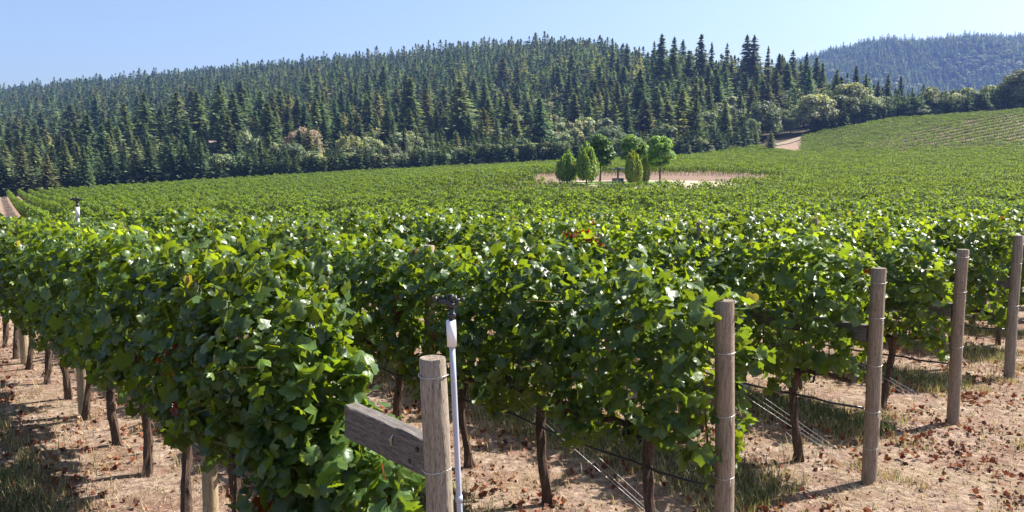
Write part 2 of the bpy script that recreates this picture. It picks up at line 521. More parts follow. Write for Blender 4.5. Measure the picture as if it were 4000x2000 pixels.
def patch(name, poly_uv, colr, off, label, cat, scale=1.2, res=48):
    """sheet following the ground; poly_uv is world outline given as (u, y)"""
    poly = [(u * y, y) for u, y in poly_uv]
    xs = [p[0] for p in poly]; ys = [p[1] for p in poly]
    n = len(poly)
    cx, cy = sum(xs) / n, sum(ys) / n
    # resample outline, rings towards the centre
    P = []
    for i in range(n):
        a = poly[i]; c = poly[(i + 1) % n]
        for t in np.linspace(0, 1, 10, endpoint=False): P.append((a[0] + (c[0] - a[0]) * t, a[1] + (c[1] - a[1]) * t))
    P = np.array(P); m = len(P)
    for _ in range(4): P = (np.roll(P, 1, 0) + 2 * P + np.roll(P, -1, 0)) / 4
    rings = 14
    V = []
    for r in range(rings):
        f = 1 - r / rings
        V.append(np.array([cx, cy]) + (P - [cx, cy]) * f)
    V = np.concatenate(V + [np.array([[cx, cy]])])
    Z = zt(V[:, 0], V[:, 1]) + off
    V = np.column_stack([V, Z])
    F = [(r * m + j, r * m + (j + 1) % m, (r + 1) * m + (j + 1) % m, (r + 1) * m + j) for r in range(rings - 1) for j in range(m)]
    b = Buf(); b.add(V, F)
    F3 = [((rings - 1) * m + j, (rings - 1) * m + (j + 1) % m, rings * m) for j in range(m)]
    b.L.append(np.array(F3).ravel()); b.S.append(np.full(m, 3)); b.M.append(np.zeros(m, np.int32))
    mt, nt, out = new_mat(name)
    co = obj_coords(nt)
    nz = noise(nt, scale, 6, 0.65, co)
    c = mixc(nt, nz, tuple(x * 0.7 for x in colr), tuple(min(1, x * 1.25) for x in colr))
    principled(nt, out, c, 0.95, 0.1)
    o = link(name, b.mesh(name, mt, True))
    tag(o, label, cat, kind='structure')
    return o


patch('bare_soil', [(0.008, 142), (0.04, 120), (0.10, 118), (0.25, 119.5), (0.30, 133), (0.343, 146), (0.30, 157), (0.25, 162), (0.1, 162), (0.04, 157)],
      (0.20, 0.135, 0.10), 0.05, 'reddish bare soil of the clearing round the small trees', 'ground')
patch('drive', [(0.075, 126), (0.16, 120), (0.24, 123), (0.285, 133), (0.27, 142.5), (0.2, 142), (0.1, 140), (0.05, 139)],
      (0.45, 0.36, 0.27), 0.10, 'pale gravel drive across the clearing', 'path')
patch('lawn', [(0.09, 127), (0.14, 125), (0.19, 126), (0.205, 131), (0.19, 135.5), (0.13, 136), (0.085, 133)],
      (0.13, 0.20, 0.05), 0.15, 'small green lawn under the trees of the clearing', 'lawn')
patch('dirt_track', [(0.312, 309), (0.320, 305), (0.335, 308), (0.352, 317), (0.369, 328), (0.364, 334), (0.345, 323), (0.325, 314)],
      (0.27, 0.215, 0.155), 0.25, 'short dirt track climbing along the trees to the hillside vines', 'path')

# distant hill --------------------------------------------------------------
FH_U = [0.05, 0.20, 0.30, 0.345, 0.38, 0.43, 0.50, 0.60, 0.64, 0.8, 1.1]
FH_PY = [150, 105, 80, 68, 58, 53, 49, 44.5, 43, 40, 60]


def z_far(x, y):
    u = x / y
    top = CAM_H + 2300 * np.array([slope_of(p) for p in FH_PY])
    zr = np.interp(u, FH_U, top)
    f = np.clip((y - 1350) / (2300 - 1350), 0, 1)
    s = np.sin(f * math.pi / 2) ** 1.15
    bump = 12 * np.sin(x / 85 + y / 140) * np.sin(math.pi * f) + 7 * np.sin(x / 37 - y / 90) * np.sin(math.pi * f)
    z = -5 + (zr + 5) * s + bump
    back = np.clip((y - 2300) / 500, 0, 1)
    return z * (1 - back ** 2)


def build_far_hill():
    us = np.linspace(0.05, 1.1, 120); ys = np.linspace(1350, 2800, 60)
    U, Y = np.meshgrid(us, ys)
    X = U * Y; Z = z_far(X, Y)
    n, m = U.shape
    V = np.stack([X, Y, Z], -1).reshape(-1, 3)
    i = np.arange(n - 1)[:, None] * m; j = np.arange(m - 1)[None]
    F = np.stack([i + j, i + j + 1, i + m + j + 1, i + m + j], -1).reshape(-1, 4)
    b = Buf(); b.add(V, F)
    mt, nt, out = new_mat('far_forest_floor')
    nz = noise(nt, 0.03, 5, 0.6, obj_coords(nt))
    principled(nt, out, mixc(nt, nz, (0.03, 0.04, 0.02), (0.07, 0.075, 0.04)), 1.0, 0.0)
    o = link('hill', b.mesh('hill', mt, True))
    tag(o, 'distant wooded hill fading to blue at the right', 'hill', kind='structure')


build_far_hill()

# ------------------------------------------------------------------ grapevines
def leaf_colors(n, z=None, hi=0.7):
    """each leaf's own green; young leaves near shoot tips are yellower, a few have turned"""
    t = rng.random(n)
    base = np.array([0.056, 0.104, 0.030]) * (0.7 + 0.7 * rng.random((n, 1)))
    young = np.array([0.13, 0.20, 0.035]) * (0.8 + 0.4 * rng.random((n, 1)))
    w = (t ** 2.2)[:, None] * 0.55
    if z is not None:
        w = np.clip(w + np.clip((z - 1.75) / 0.5, 0, 1)[:, None] * 0.45, 0, 1)
    c = base * (1 - w) + young * w
    s = rng.random(n)
    lowz = np.zeros(n) if z is None else np.clip((1.25 - z) / 0.5, 0, 1)
    red = s < 0.0008 + 0.0025 * lowz
    c[red] = np.array([0.085, 0.028, 0.016]) * (0.7 + 0.6 * rng.random((red.sum(), 1)))
    yel = (s > 0.996)
    c[yel] = np.array([0.15, 0.15, 0.06])
    return c


def canopy(nleaf, shapes, size, top=1.88, bot=0.78, half=0.34, ends=0.62, shoots=6, low=0):
    """one vine's curtain of foliage, about a metre along the row (x)"""
    b = Buf()
    x = rng.uniform(-ends, ends, nleaf)
    h = rng.random(nleaf) ** 0.8
    topx = top + 0.10 * np.sin(x * 4 + rng.uniform(0, 6)) + rng.normal(0, 0.04, nleaf)
    botx = bot + 0.14 * np.sin(x * 5 + rng.uniform(0, 6))
    z = botx + (topx - botx) * h
    prof = np.interp(h, [0, 0.15, 0.5, 0.8, 1.0], [0.35, 0.75, 1.0, 0.85, 0.25])
    prof = prof * (1 + 0.25 * np.sin(x * 7 + z * 6 + rng.uniform(0, 6)))
    side = np.where(rng.random(nleaf) < 0.5, -1, 1)
    dep = rng.random(nleaf) ** 0.35
    y = side * half * prof * dep + rng.normal(0, 0.03, nleaf)
    P = np.stack([x, y, z], 1)
    # leaf blades face out and up, tips hang
    N = np.stack([rng.normal(0, 0.62, nleaf), side * (0.62 - 0.40 * h) + rng.normal(0, .55, nleaf), 0.40 + 0.65 * h + rng.normal(0, .5, nleaf)], 1)
    N /= np.linalg.norm(N, axis=1, keepdims=True)
    down = np.stack([rng.normal(0, .8, nleaf), side * 0.4 + rng.normal(0, .4, nleaf), -np.ones(nleaf)], 1)
    U = down - (down * N).sum(1, keepdims=True) * N
    U /= np.linalg.norm(U, axis=1, keepdims=True)
    W = np.cross(N, U)
    # foliage hangs in bunches along shoots with hollows between them
    ph = rng.uniform(0, 6, 4)
    bun = np.sin(x * 13 + ph[0] + 2 * np.sin(z * 5 + ph[1])) * np.sin(z * 11 + ph[2] + x * 3) + .35 * np.sin(x * 27 + z * 19 + ph[3])
    P[:, 1] += side * np.clip(bun, -.8, 1.0) * 0.12
    P[:, 2] += np.where(h > .85, np.clip(bun, -1, 1) * .13, 0)
    keep = rng.random(nleaf) < np.clip(.95 + bun * .7, .25, 1)
    P, U, W, N, z = P[keep], U[keep], W[keep], N[keep], z[keep]
    nleaf = len(P)
    col = leaf_colors(nleaf, z)
    sz = size * np.clip(rng.normal(1.0, .28, nleaf), .45, 1.6)
    idx = rng.integers(0, len(shapes), nleaf)
    for k in range(len(shapes)):
        s = idx == k
        if s.any(): cards(b, P[s], U[s], W[s], N[s], sz[s], col[s], shapes[k])
    # shoots standing or arching out of the curtain
    for k in range(shoots):
        x0 = rng.uniform(-ends, ends); sd = rng.choice([-1, 1])
        L = rng.uniform(0.12, 0.34) if rng.random() > 0.15 else rng.uniform(0.35, 0.5)
        lean = rng.uniform(0.1, 0.9) * sd
        if rng.random() < 0.3:
            p0 = np.array([x0, sd * half * 0.8, rng.uniform(0.95, 1.7)]); dirv = np.array([rng.normal(0, .4), sd * 1.0, 0.15])
        else:
            p0 = np.array([x0, rng.uniform(-.15, .15), top - 0.08]); dirv = np.array([rng.normal(0, .35), lean * 0.7, 1.0])
        dirv /= np.linalg.norm(dirv)
        ts = np.linspace(0, 1, 6)
        pts = p0 + np.outer(ts * L, dirv); pts[:, 2] -= (ts * L) ** 2 * 0.9 * abs(lean)
        if shapes is LEAF_HI:
            add_tube(b, pts, np.linspace(0.004, 0.0015, 6), 4, False, col=(0.22, 0.20, 0.05))
        nl = 7
        tl = np.linspace(0.1, 1.0, nl)
        Pl = np.stack([np.interp(tl, ts, pts[:, a]) for a in range(3)], 1) + rng.normal(0, 0.035, (nl, 3))
        Nl = rng.normal(0, 0.6, (nl, 3)) + np.array([0, 0, 0.7])
        Ul, Wl, Nl = frames(Nl)
        cl = np.array([0.13, 0.215, 0.035]) * (0.7 + 0.6 * rng.random((nl, 1)))
        cards(b, Pl, Ul, Wl, Nl, np.linspace(size * 1.0, size * 0.4, nl), cl, shapes[k % len(shapes)])
    return b


def trunk_buf(h=0.86, lod=0):
    b = Buf()
    seg = 9 if lod == 0 else 4
    n = 9 if lod == 0 else 3
    t = np.linspace(0, 1, n)
    ph = rng.uniform(0, 6)
    px = 0.035 * np.sin(t * 4 + ph); py_ = 0.025 * np.sin(t * 5 + ph * 2)
    r = np.interp(t, [0, .1, .5, .9, 1], [.052, .041, .034, .040, .058]) * (1 if lod == 0 else 1.0)
    add_tube(b, np.stack([px, py_, t * h - 0.03 * (1 - t)], 1), r, seg, True, 0.3 if lod == 0 else 0)
    if lod == 0:
        for sx in (-1, 1):   # cordon arms along the wire
            tt = np.linspace(0, 1, 6)
            pts = np.stack([px[-1] + sx * 0.54 * tt, py_[-1] * (1 - tt) + 0.01 * np.sin(tt * 9), h - 0.02 + 0.05 * np.sin(tt * 3) + 0.01 * np.sin(tt * 14)], 1)
            add_tube(b, pts, np.linspace(0.03, 0.016, 6), 7, True, 0.25)
            for q in range(4):   # spurs
                f = (q + 0.6) / 4.3
                p = np.array([np.interp(f, tt, pts[:, 0]), 0, np.interp(f, tt, pts[:, 2])])
                add_tube(b, [p, p + [rng.normal(0, .02), rng.normal(0, .02), .07], p + [rng.normal(0, .05), rng.normal(0, .05), .3]], [.010, .008, .004], 5, False)
        for q in range(9):       # strips of peeling bark
            a = rng.uniform(0, 6.28); z0 = rng.uniform(.12, .7)
            i0 = int(z0 / h * (n - 1)); rr = r[i0]
            c = np.array([px[i0] + math.cos(a) * rr, py_[i0] + math.sin(a) * rr, z0])
            tdir = np.array([math.cos(a), math.sin(a), 0])
            w = np.array([-math.sin(a), math.cos(a), 0]) * .006
            c2 = c + tdir * .018 + np.array([0, 0, -rng.uniform(.06, .12)])
            b.add([c - w, c + w, c2 + w * .5, c2 - w * .5], [(0, 1, 2, 3)])
    return b


def grape_cluster():
    b = Buf()
    bm = bmesh.new(); bmesh.ops.create_icosphere(bm, subdivisions=1, radius=1)
    V0 = np.array([v.co for v in bm.verts]); F0 = np.array([[v.index for v in f.verts] for f in bm.faces]); bm.free()
    for k in range(42):
        t = rng.random()
        r = 0.038 * (1 - t) ** 0.7 + 0.008
        a = rng.uniform(0, 6.28)
        c = np.array([math.cos(a) * r, math.sin(a) * r, -0.13 * t])
        b.add(V0 * rng.uniform(.0075, .0095) + c, F0)
    add_tube(b, [(0, 0, 0.03), (0, 0, -.05)], .003, 4, False)
    return b


NV = 9
hi_mesh = [canopy(1500, LEAF_HI, 0.088, top=1.88, bot=.74, half=.38).mesh('vine_foliage', M['vine_leaf'], True) for _ in range(NV)]
trunk_mesh = [trunk_buf(0.86 + 0.04 * rng.normal()).mesh('vine_trunk', M['bark'], False) for _ in range(6)]
grape_mesh = [grape_cluster().mesh('grape_cluster', M['grape'], True) for _ in range(3)]

D1 = np.array([-0.643, 0.766]); RZ1 = math.atan2(D1[1], D1[0])
ENDS = [np.array(p) for p in [(-0.295, 3.50), (1.352, 5.02), (3.05, 6.78), (4.63, 8.40), (6.45, 10.42)]]
while len(ENDS) < 60:
    ENDS.append(ENDS[-1] + np.array([1.70, 1.76]))
VINE_GAP = 1.07


def near_end(x):   # far side of the near block
    return 14.0 + 0.85 * max(x, 0) - 0.05 * abs(min(x, 0))


def project(x, y, z):
    dy = y; dz = z - CAM_H
    depth = dy * math.cos(PITCH) - dz * math.sin(PITCH)
    up = dy * math.sin(PITCH) + dz * math.cos(PITCH)
    return 512 + FPX * x / depth, 256 - FPX * up / depth, depth


ORD = ['first', 'second', 'third', 'fourth', 'fifth', 'sixth', 'seventh', 'eighth', 'ninth', 'tenth', 'eleventh', 'twelfth', 'thirteenth', 'fourteenth', 'fifteenth', 'sixteenth', 'seventeenth', 'eighteenth', 'nineteenth', 'twentieth']
ROWNAME = ['nearest row, which ends at the sprinkler post', 'row ending at the tall post left of centre right, half hidden by leaves', 'row ending at the cracked pale post', 'row ending at the post with the red leaf heap', 'row ending at the last post by the right edge']
ROWNAME = ['row of the sprinkler post', 'row of the post with leafy sprig', 'row of the long cracked pale post', 'row of the red-footed post', 'row at the rightmost post']

cands = []
for k, e in enumerate(ENDS[:48]):
    t = 1.80 if k == 0 else (0.60 if k == 1 else 0.70)
    i = 0
    while t < 60:
        p = e + D1 * t
        if p[1] > near_end(p[0]) and k > 0: break
        if k == 0 and p[1] > 16.5: break
        cands.append((k, i, t, p[0], p[1]))
        t += (.62 if i == 0 else 1.04) if k == 0 else VINE_GAP * (1 + 0.04 * math.sin(i * 3.1 + k))
        i += 1


def vis_key(c):
    k, i, t, x, y = c
    px, py, d = project(x, y, z1(x, y) + 1.7)
    return d if -30 < px < 1050 else 1e3 + d


cands.sort(key=vis_key)
n_seen = sum(1 for c in cands if vis_key(c) < 1e3)
NEARV = cands[:min(300, n_seen)]
RESTV = cands[min(300, n_seen):]

for (k, i, t, x, y) in NEARV:
    z = z1(x, y)
    root = empty('grapevine', (x, y, z), RZ1)
    if k < 5 and i < 20:
        lab = '%s grapevine along the %s' % (ORD[i], ROWNAME[k])
    elif k < 5:
        lab = 'one of the leafy vines at the far end of the %s' % ROWNAME[k]
    else:
        lab = 'leafy grapevine deep in the near block, only its sunlit top showing among others'
    tag(root, lab, 'grapevine', 'grapevines of the near block')
    f = link('foliage', hi_mesh[int(rng.integers(NV))], root)
    f.rotation_euler = (0, 0, math.pi if rng.random() < 0.5 else 0)
    f.scale = (1.0, 1.0, rng.uniform(0.97, 1.05))
    if k == 0:
        f.scale = (1.0, .95, 1.05 * rng.uniform(.98, 1.04) * float(np.interp(y, [7, 12], [1, .90])))
    tr = link('trunk', trunk_mesh[int(rng.integers(6))], root)
    tr.rotation_euler = (0, 0, math.pi if rng.random() < 0.5 else 0)
    s = rng.uniform(0.8, 1.35)
    tr.scale = (1, 1, 1)
    if k < 4 and t < 8:
        for q in range(4 if k < 2 else 2):
            gx = rng.uniform(-.5, .5)
            g = link('grape_cluster', grape_mesh[int(rng.integers(3))], root)
            g.location = (gx, rng.uniform(-.14, .14), rng.uniform(.80, .98)); g.rotation_euler = (rng.normal(0, .15), rng.normal(0, .15), rng.uniform(0, 6))

# low young growth behind the brace beam at the very end of the nearest row
def low_shoots():
    b = Buf()
    anchors = [(-0.75, 0.06, 0.55, 0.62), (-0.45, -0.02, 0.45, 0.55), (-0.15, 0.0, 0.35, 0.5), (0.12, 0.02, 0.30, 0.42), (0.3, 0.1, 0.9, 0.4), (0.32, -.05, .3, .5), (-.1, .1, 1.15, .25)]
    for (ax, ay, az, L) in anchors:
        for q in range(6):
            dv = np.array([rng.normal(0, .5), rng.normal(0, .35), rng.normal(0.1, .5)]); dv /= np.linalg.norm(dv)
            tt = np.linspace(0, 1, 6)
            p0 = np.array([ax, ay, az])
            pts = p0 + np.outer(tt * L, dv); pts[:, 2] -= tt ** 2 * .12
            pts[:, 2] = np.maximum(pts[:, 2], 0.12)
            add_tube(b, pts, np.linspace(.005, .002, 6), 5, False, col=(.28, .13, .05))
            nl = 15
            tl = rng.random(nl)
            Pl = np.stack([np.interp(tl, tt, pts[:, a]) for a in range(3)], 1) + rng.normal(0, .05, (nl, 3))
            Ul, Wl, Nl = frames(np.stack([rng.normal(0, .5, nl), rng.normal(-.35, .5, nl), rng.uniform(.2, 1, nl)], 1))
            cards(b, Pl, Ul, Wl, Nl, rng.uniform(.08, .15, nl), leaf_colors(nl) * 1.2, LEAF_HI[q % 4])
    return b


p = ENDS[0] + D1 * 0.95
root = empty('grapevine', (p[0], p[1], 0), RZ1 + math.pi)
tag(root, 'low sprawling young vine with orange canes under the weathered brace beam', 'grapevine', 'grapevines of the near block')
lb = low_shoots()
lb.merge(canopy(800, LEAF_HI, .09, top=1.22, bot=.28, half=.20, ends=.58, shoots=4), Matrix.Translation((-.28, .16, 0)))
lb.merge(canopy(420, LEAF_HI, .09, top=1.72, bot=.55, half=.26, ends=.20, shoots=3), Matrix.Translation((-.30, 0, 0)))
link('foliage', lb.mesh('low_foliage', M['vine_leaf'], True), root)
tr = link('trunk', trunk_mesh[0], root); tr.scale = (.45, .45, .7); tr.location = (-.3, 0, 0)
b = Buf()
add_tube(b, [(-.78, -.30, .72), (-.66, -.36, .80), (-.54, -.42, .86), (-.48, -.44, .95)], [.011, .011, .009, .006], 7)
link('cane', b.mesh('cane', M['cane'], True), root)

# a red-leaved shoot (Virginia creeper like) among the tops and down the front of the first rows
def red_spray(n, L, seed):
    b = Buf()
    tt = np.linspace(0, 1, 8)
    pts = np.stack([tt * L, 0.05 * np.sin(tt * 6), 0.08 * np.sin(tt * 5)], 1)
    add_tube(b, pts, .004, 5, False, col=(.25, .05, .02))
    tl = rng.random(n)
    P = np.stack([np.interp(tl, tt, pts[:, a]) for a in range(3)], 1) + rng.normal(0, .045, (n, 3))
    U, W, N = frames(rng.normal(0, 1, (n, 3)) + [0, -.3, .5])
    c = np.array([.15, .022, .018]) * (0.5 + rng.random((n, 1)))
    cards(b, P, U, W, N, rng.uniform(.05, .10, n), c, LEAF_HI[1])
    return b.mesh('red_spray', M['vine_leaf'], True)


RS = red_spray(46, .75, 1)
for (row, t, dy, z, rot, sc, lab) in [
        (2, 3.6, .22, 1.93, (.2, .22, -.1), .85, 'large spray of red leaves on the vine tops near the middle'),
        (0, 2.55, .36, 1.52, (0, 1.45, RZ1), .62, 'hanging string of red leaves on the front of the nearest row'),
        (1, 3.2, .36, 1.60, (0, 1.3, RZ1 + .4), .45, 'small red spray low on the second row'),
        (1, 5.3, .30, 1.75, (0, .8, RZ1), .4, 'tiny red spray high on the second row left of the sprinkler')]:
    q = ENDS[row] + D1 * t
    n2 = np.array([-D1[1], D1[0]])
    q = q + n2 * dy
    o = link('red_leaf_spray', RS, None, (q[0], q[1], z)); o.rotation_euler = rot; o.scale = (sc, sc, sc)
    tag(o, lab, 'red leaves', 'red leaf sprays in the vines')

# ------------------------------------------------------------------ instancing through geometry nodes
def gn_scatter(name, protos, P, rz, sc, idx, label, cat):
    """protos: list of mesh datablocks; every point carries rotation, scale and which mesh it shows"""
    me = bpy.data.meshes.new(name)
    me.vertices.add(len(P)); me.vertices.foreach_set('co', np.asarray(P, np.float32).ravel())
    a = me.attributes.new('rz', 'FLOAT', 'POINT'); a.data.foreach_set('value', np.asarray(rz, np.float32))
    a = me.attributes.new('sc', 'FLOAT_VECTOR', 'POINT'); a.data.foreach_set('vector', np.asarray(sc, np.float32).ravel())
    a = me.attributes.new('idx', 'INT', 'POINT'); a.data.foreach_set('value', np.asarray(idx, np.int32))
    ob = link(name, me)
    ng = bpy.data.node_groups.new(name, 'GeometryNodeTree')
    ng.interface.new_socket('Geometry', in_out='INPUT', socket_type='NodeSocketGeometry')
    ng.interface.new_socket('Geometry', in_out='OUTPUT', socket_type='NodeSocketGeometry')
    nd = ng.nodes
    gi = nd.new('NodeGroupInput'); go = nd.new('NodeGroupOutput')
    join = nd.new('GeometryNodeJoinGeometry')
    for p in reversed(protos):
        o = bpy.data.objects.new(name + '_form', p)
        oi = nd.new('GeometryNodeObjectInfo'); oi.inputs['Object'].default_value = o
        oi.inputs['As Instance'].default_value = False
        gti = nd.new('GeometryNodeGeometryToInstance')
        ng.links.new(oi.outputs['Geometry'], gti.inputs[0])
        ng.links.new(gti.outputs[0], join.inputs[0])
    iop = nd.new('GeometryNodeInstanceOnPoints')
    ng.links.new(gi.outputs[0], iop.inputs['Points'])
    ng.links.new(join.outputs[0], iop.inputs['Instance'])
    iop.inputs['Pick Instance'].default_value = True

    def named(nm, dt):
        x = nd.new('GeometryNodeInputNamedAttribute'); x.data_type = dt; x.inputs['Name'].default_value = nm
        return x.outputs['Attribute']
    ng.links.new(named('idx', 'INT'), iop.inputs['Instance Index'])
    cx = nd.new('ShaderNodeCombineXYZ'); ng.links.new(named('rz', 'FLOAT'), cx.inputs[2])
    e2r = nd.new('FunctionNodeEulerToRotation'); ng.links.new(cx.outputs[0], e2r.inputs[0])
    ng.links.new(e2r.outputs[0], iop.inputs['Rotation'])
    ng.links.new(named('sc', 'FLOAT_VECTOR'), iop.inputs['Scale'])
    ng.links.new(iop.outputs[0], go.inputs[0])
    md = ob.modifiers.new('scatter', 'NODES'); md.node_group = ng
    tag(ob, label, cat, kind='stuff')
    return ob


# rest of the vineyard ------------------------------------------------------
def vine_proto(n, shapes, size, lod, stake):
    b = Buf()
    b.merge(canopy(n, shapes, size, shoots=5 if lod < 2 else 3, half=0.34))
    nb = trunk_buf(0.86, 1)
    V = np.concatenate(nb.V); nb.M = [m * 0 + 1 for m in nb.M]
    b.merge(nb)
    if stake:
        s = Buf(); add_tube(s, [(0.5, 0, 0), (0.5, 0, 1.95)], 0.03, 5); s.M = [m * 0 + 1 for m in s.M]; b.merge(s)
    return b.mesh('vine_form', [M['vine_leaf'] if lod == 0 else M['vine_leaf_far'], M['bark']], lod < 2)


v_hi = [vine_proto(520, LEAF_MD, 0.125, 0, False) for _ in range(5)]
v_md = [vine_proto(240, LEAF_MD, 0.17, 1, q == 0) for q in range(5)]
v_lo = [vine_proto(100, LEAF_LO, 0.27, 2, q == 0) for q in range(5)]
v_all = v_hi + v_md + v_lo

P_, rz_, sc_, ix_ = [], [], [], []


def put_vine(x, y, rz, w=1.0, hgt=1.0, wy=1.0):
    d = math.hypot(x, y)
    lod = 0 if d < 38 else (1 if d < 95 else 2)
    P_.append((x, y, z1(x, y))); rz_.append(rz + (math.pi if rng.random() < .5 else 0))
    sc_.append((w * 1.06, rng.uniform(.7, 1.1) * wy, hgt * (rng.uniform(.84, 1.07) + .09 * math.sin(x * .37 + 2 * math.sin(y * .21)) * math.sin(y * .31 + x * .15))))
    ix_.append(lod * 5 + int(rng.integers(5)))


for (k, i, t, x, y) in RESTV:
    put_vine(x, y, RZ1)

D2 = np.array([-0.53, 0.848]); D2 /= np.linalg.norm(D2)
N2 = np.array([D2[1], -D2[0]])


def fill_rows(D, gap, s0, s1, inside, step=1.12, smin=-400, smax=500, w=1.0, hgt=1.0, wy=1.0, miss=.05):
    N = np.array([D[1], -D[0]]); rz = math.atan2(D[1], D[0])
    c = s0
    while c < s1:
        t = np.arange(smin, smax, step) + rng.uniform(0, step)
        x = N[0] * c + D[0] * t; y = N[1] * c + D[1] * t
        ok = inside(x, y)
        for xx, yy in zip(x[ok], y[ok]):
            if rng.random() < miss: continue
            put_vine(xx, yy, rz + rng.normal(0, .02), w, hgt, wy)
        c += gap


def hill_foot(u):
    return np.interp(u, [0.30, 0.345, 0.37, 0.46, 0.53, 0.63, 0.8], [300, 262, 258, 243, 238, 233, 230])


def hill_split(u):
    return np.interp(u, [0.37, 0.42, 0.487, 0.55, 0.625, 0.8], [262, 268, 284, 296, 311, 330])


def main_block(x, y):
    u = x / np.maximum(y, 1)
    ne = 18.5 + 0.8 * np.maximum(x, 0) + 0.05 * np.abs(np.minimum(x, 0))
    lane = np.abs((y - (68 + 0.05 * x))) < 4.5
    path = (np.abs(x * N2[0] + y * N2[1] - 0.6) < 1.1) & (y > 30)
    # two cross avenues read as darker breaks in the field
    lane2 = np.abs(y - (92 - 0.10 * x)) < 3.0
    return (u > -0.80) & (u < 0.80) & (y > ne) & (y < np.minimum(far_edge(u), np.where(u > 0.30, hill_foot(u) - 3, 9999))) & ~in_clearing(x, y, 0.003) & ~(lane & (x > -26) & (x < 14)) & ~(lane2 & (x < 9) & (x > -14)) & ~path


fill_rows(D2, 2.6, -190, 300, main_block)
DU = np.array([0.995, -0.10]); DL = np.array([0.87, 0.49])
fill_rows(DU / np.linalg.norm(DU), 3.1, -420, -120, lambda x, y: (x / np.maximum(y, 1) > 0.350) & (x / np.maximum(y, 1) < .80) & (y > hill_split(x / np.maximum(y, 1)) + .8) & (y < far_edge(x / np.maximum(y, 1))), step=1.1, w=1.2, hgt=.85, wy=1.3, miss=0)
fill_rows(DL / np.linalg.norm(DL), 3.9, -420, 200, lambda x, y: (x / np.maximum(y, 1) > 0.350) & (x / np.maximum(y, 1) < .80) & (y > hill_foot(x / np.maximum(y, 1))) & (y < hill_split(x / np.maximum(y, 1))), step=1.1, w=1.2, hgt=.85, wy=1.3, miss=0)
# hedge-like row along the terrace between both hillside blocks
print('vines scattered', len(P_))
gn_scatter('vineyard_rows', v_all, P_, rz_, sc_, ix_, 'long rows of green vines filling the fields out to the woods', 'vineyard')

# ------------------------------------------------------------------ posts, beams, wires, hoses
def post_mesh(h, r, mats, seed, lean=0.0):
    rg = np.random.default_rng(seed)
    b = Buf()
    n = 10; seg = 20
    t = np.linspace(0, 1, n)
    a = np.linspace(0, 2 * math.pi, seg, endpoint=False)
    V = []
    for i, q in enumerate(t):
        rr = r * (1.05 - .07 * q) * (1 + .03 * np.sin(a * 2 + seed) + .012 * rg.normal(size=seg))
        cx = lean * q + .006 * math.sin(q * 5 + seed)
        V.append(np.stack([cx + rr * np.cos(a), rr * np.sin(a), np.full(seg, q * h + (0 if i else -.25))], 1))
    rr = r * .90
    V.append(np.stack([lean + rr * np.cos(a), rr * np.sin(a), np.full(seg, h + .008)], 1))
    F = [(i * seg + j, i * seg + (j + 1) % seg, (i + 1) * seg + (j + 1) % seg, (i + 1) * seg + j) for i in range(n) for j in range(seg)]
    V = np.concatenate(V)
    b.add(V, F, mat=0)
    # end-grain cap: rings with slight dish
    m = []
    for f, dz in ((1, 0.0085), (.6, .004), (.25, .006)):
        m.append(np.stack([lean + rr * f * .999 * np.cos(a), rr * f * .999 * np.sin(a), h + dz + .002 * rg.normal(size=seg) * (f < 1)], 1))
    m.append(np.array([[lean, 0, h + .004]]))
    F = [(i * seg + j, i * seg + (j + 1) % seg, (i + 1) * seg + (j + 1) % seg, (i + 1) * seg + j) for i in range(2) for j in range(seg)]
    n0 = b.n
    b.add(np.concatenate(m), F, mat=1)
    F3 = [(2 * seg + j, 2 * seg + (j + 1) % seg, 3 * seg) for j in range(seg)]
    b.L.append(np.array(F3).ravel() + n0); b.S.append(np.full(seg, 3)); b.M.append(np.ones(seg, np.int32))
    return b.mesh('post', mats, True)


def wrap_mesh(r):
    b = Buf()
    a = np.linspace(0, 2 * math.pi, 25)
    add_tube(b, np.stack([(r + .002) * np.cos(a), (r + .002) * np.sin(a), .004 * np.sin(a * 2)], 1), .0022, 5, False)
    # twisted tail
    t = np.linspace(0, 1, 14)
    add_tube(b, np.stack([(r + .006) * np.ones(14) + .003 * np.cos(t * 25), .004 * np.sin(t * 25), .01 - .055 * t], 1), .002, 4, False)
    return b.mesh('wire_tie', M['wire'], True)


POSTS = [
    (0, 1.83, .062, 'M', 'thick round end post beside the grey sprinkler pipe, closest of all posts', [1.76, 1.34]),
    (1, 1.84, .062, 'L', 'tall end post in the middle right with a leafy vine sprig across it', [1.52, 1.12, .72]),
    (2, 1.83, .060, 'P', 'pale end post with a long crack standing in shaded grass', [1.72, 1.42, 1.02, .62, .30]),
    (3, 1.83, .058, 'P', 'end post with reddish foot above a heap of red leaves', [1.76, 1.40, .82]),
    (4, 1.85, .060, 'P', 'end post cut by the right edge of the picture', [1.5, .95]),
]
for (k, h, r, kk, lab, ties) in POSTS:
    e = ENDS[k]
    root = empty('end_post', (e[0], e[1], z1(*e)), random.uniform(0, 6) if k else 0.3)
    tag(root, lab, 'post', 'end posts of the vine rows')
    link('shaft', post_mesh(h, r, [M['post_pale'] if k in (1, 2, 3) else M['post_wood'], M['post_top']], 11 + k, lean=[-.05, -.03, .01, .012, 0][k] if k != 0 else -.05), root)
    root.rotation_euler = (0, 0, 0)
    for zz in ties:
        w = link('wire_tie', wrap_mesh(r * 1.02), root)
        ln = [-.05, -.03, .01, .012, 0][k]
        w.location = (ln * zz / h, 0, zz); w.rotation_euler = (R(random.uniform(-4, 4)), R(random.uniform(-4, 4)), -1.2)

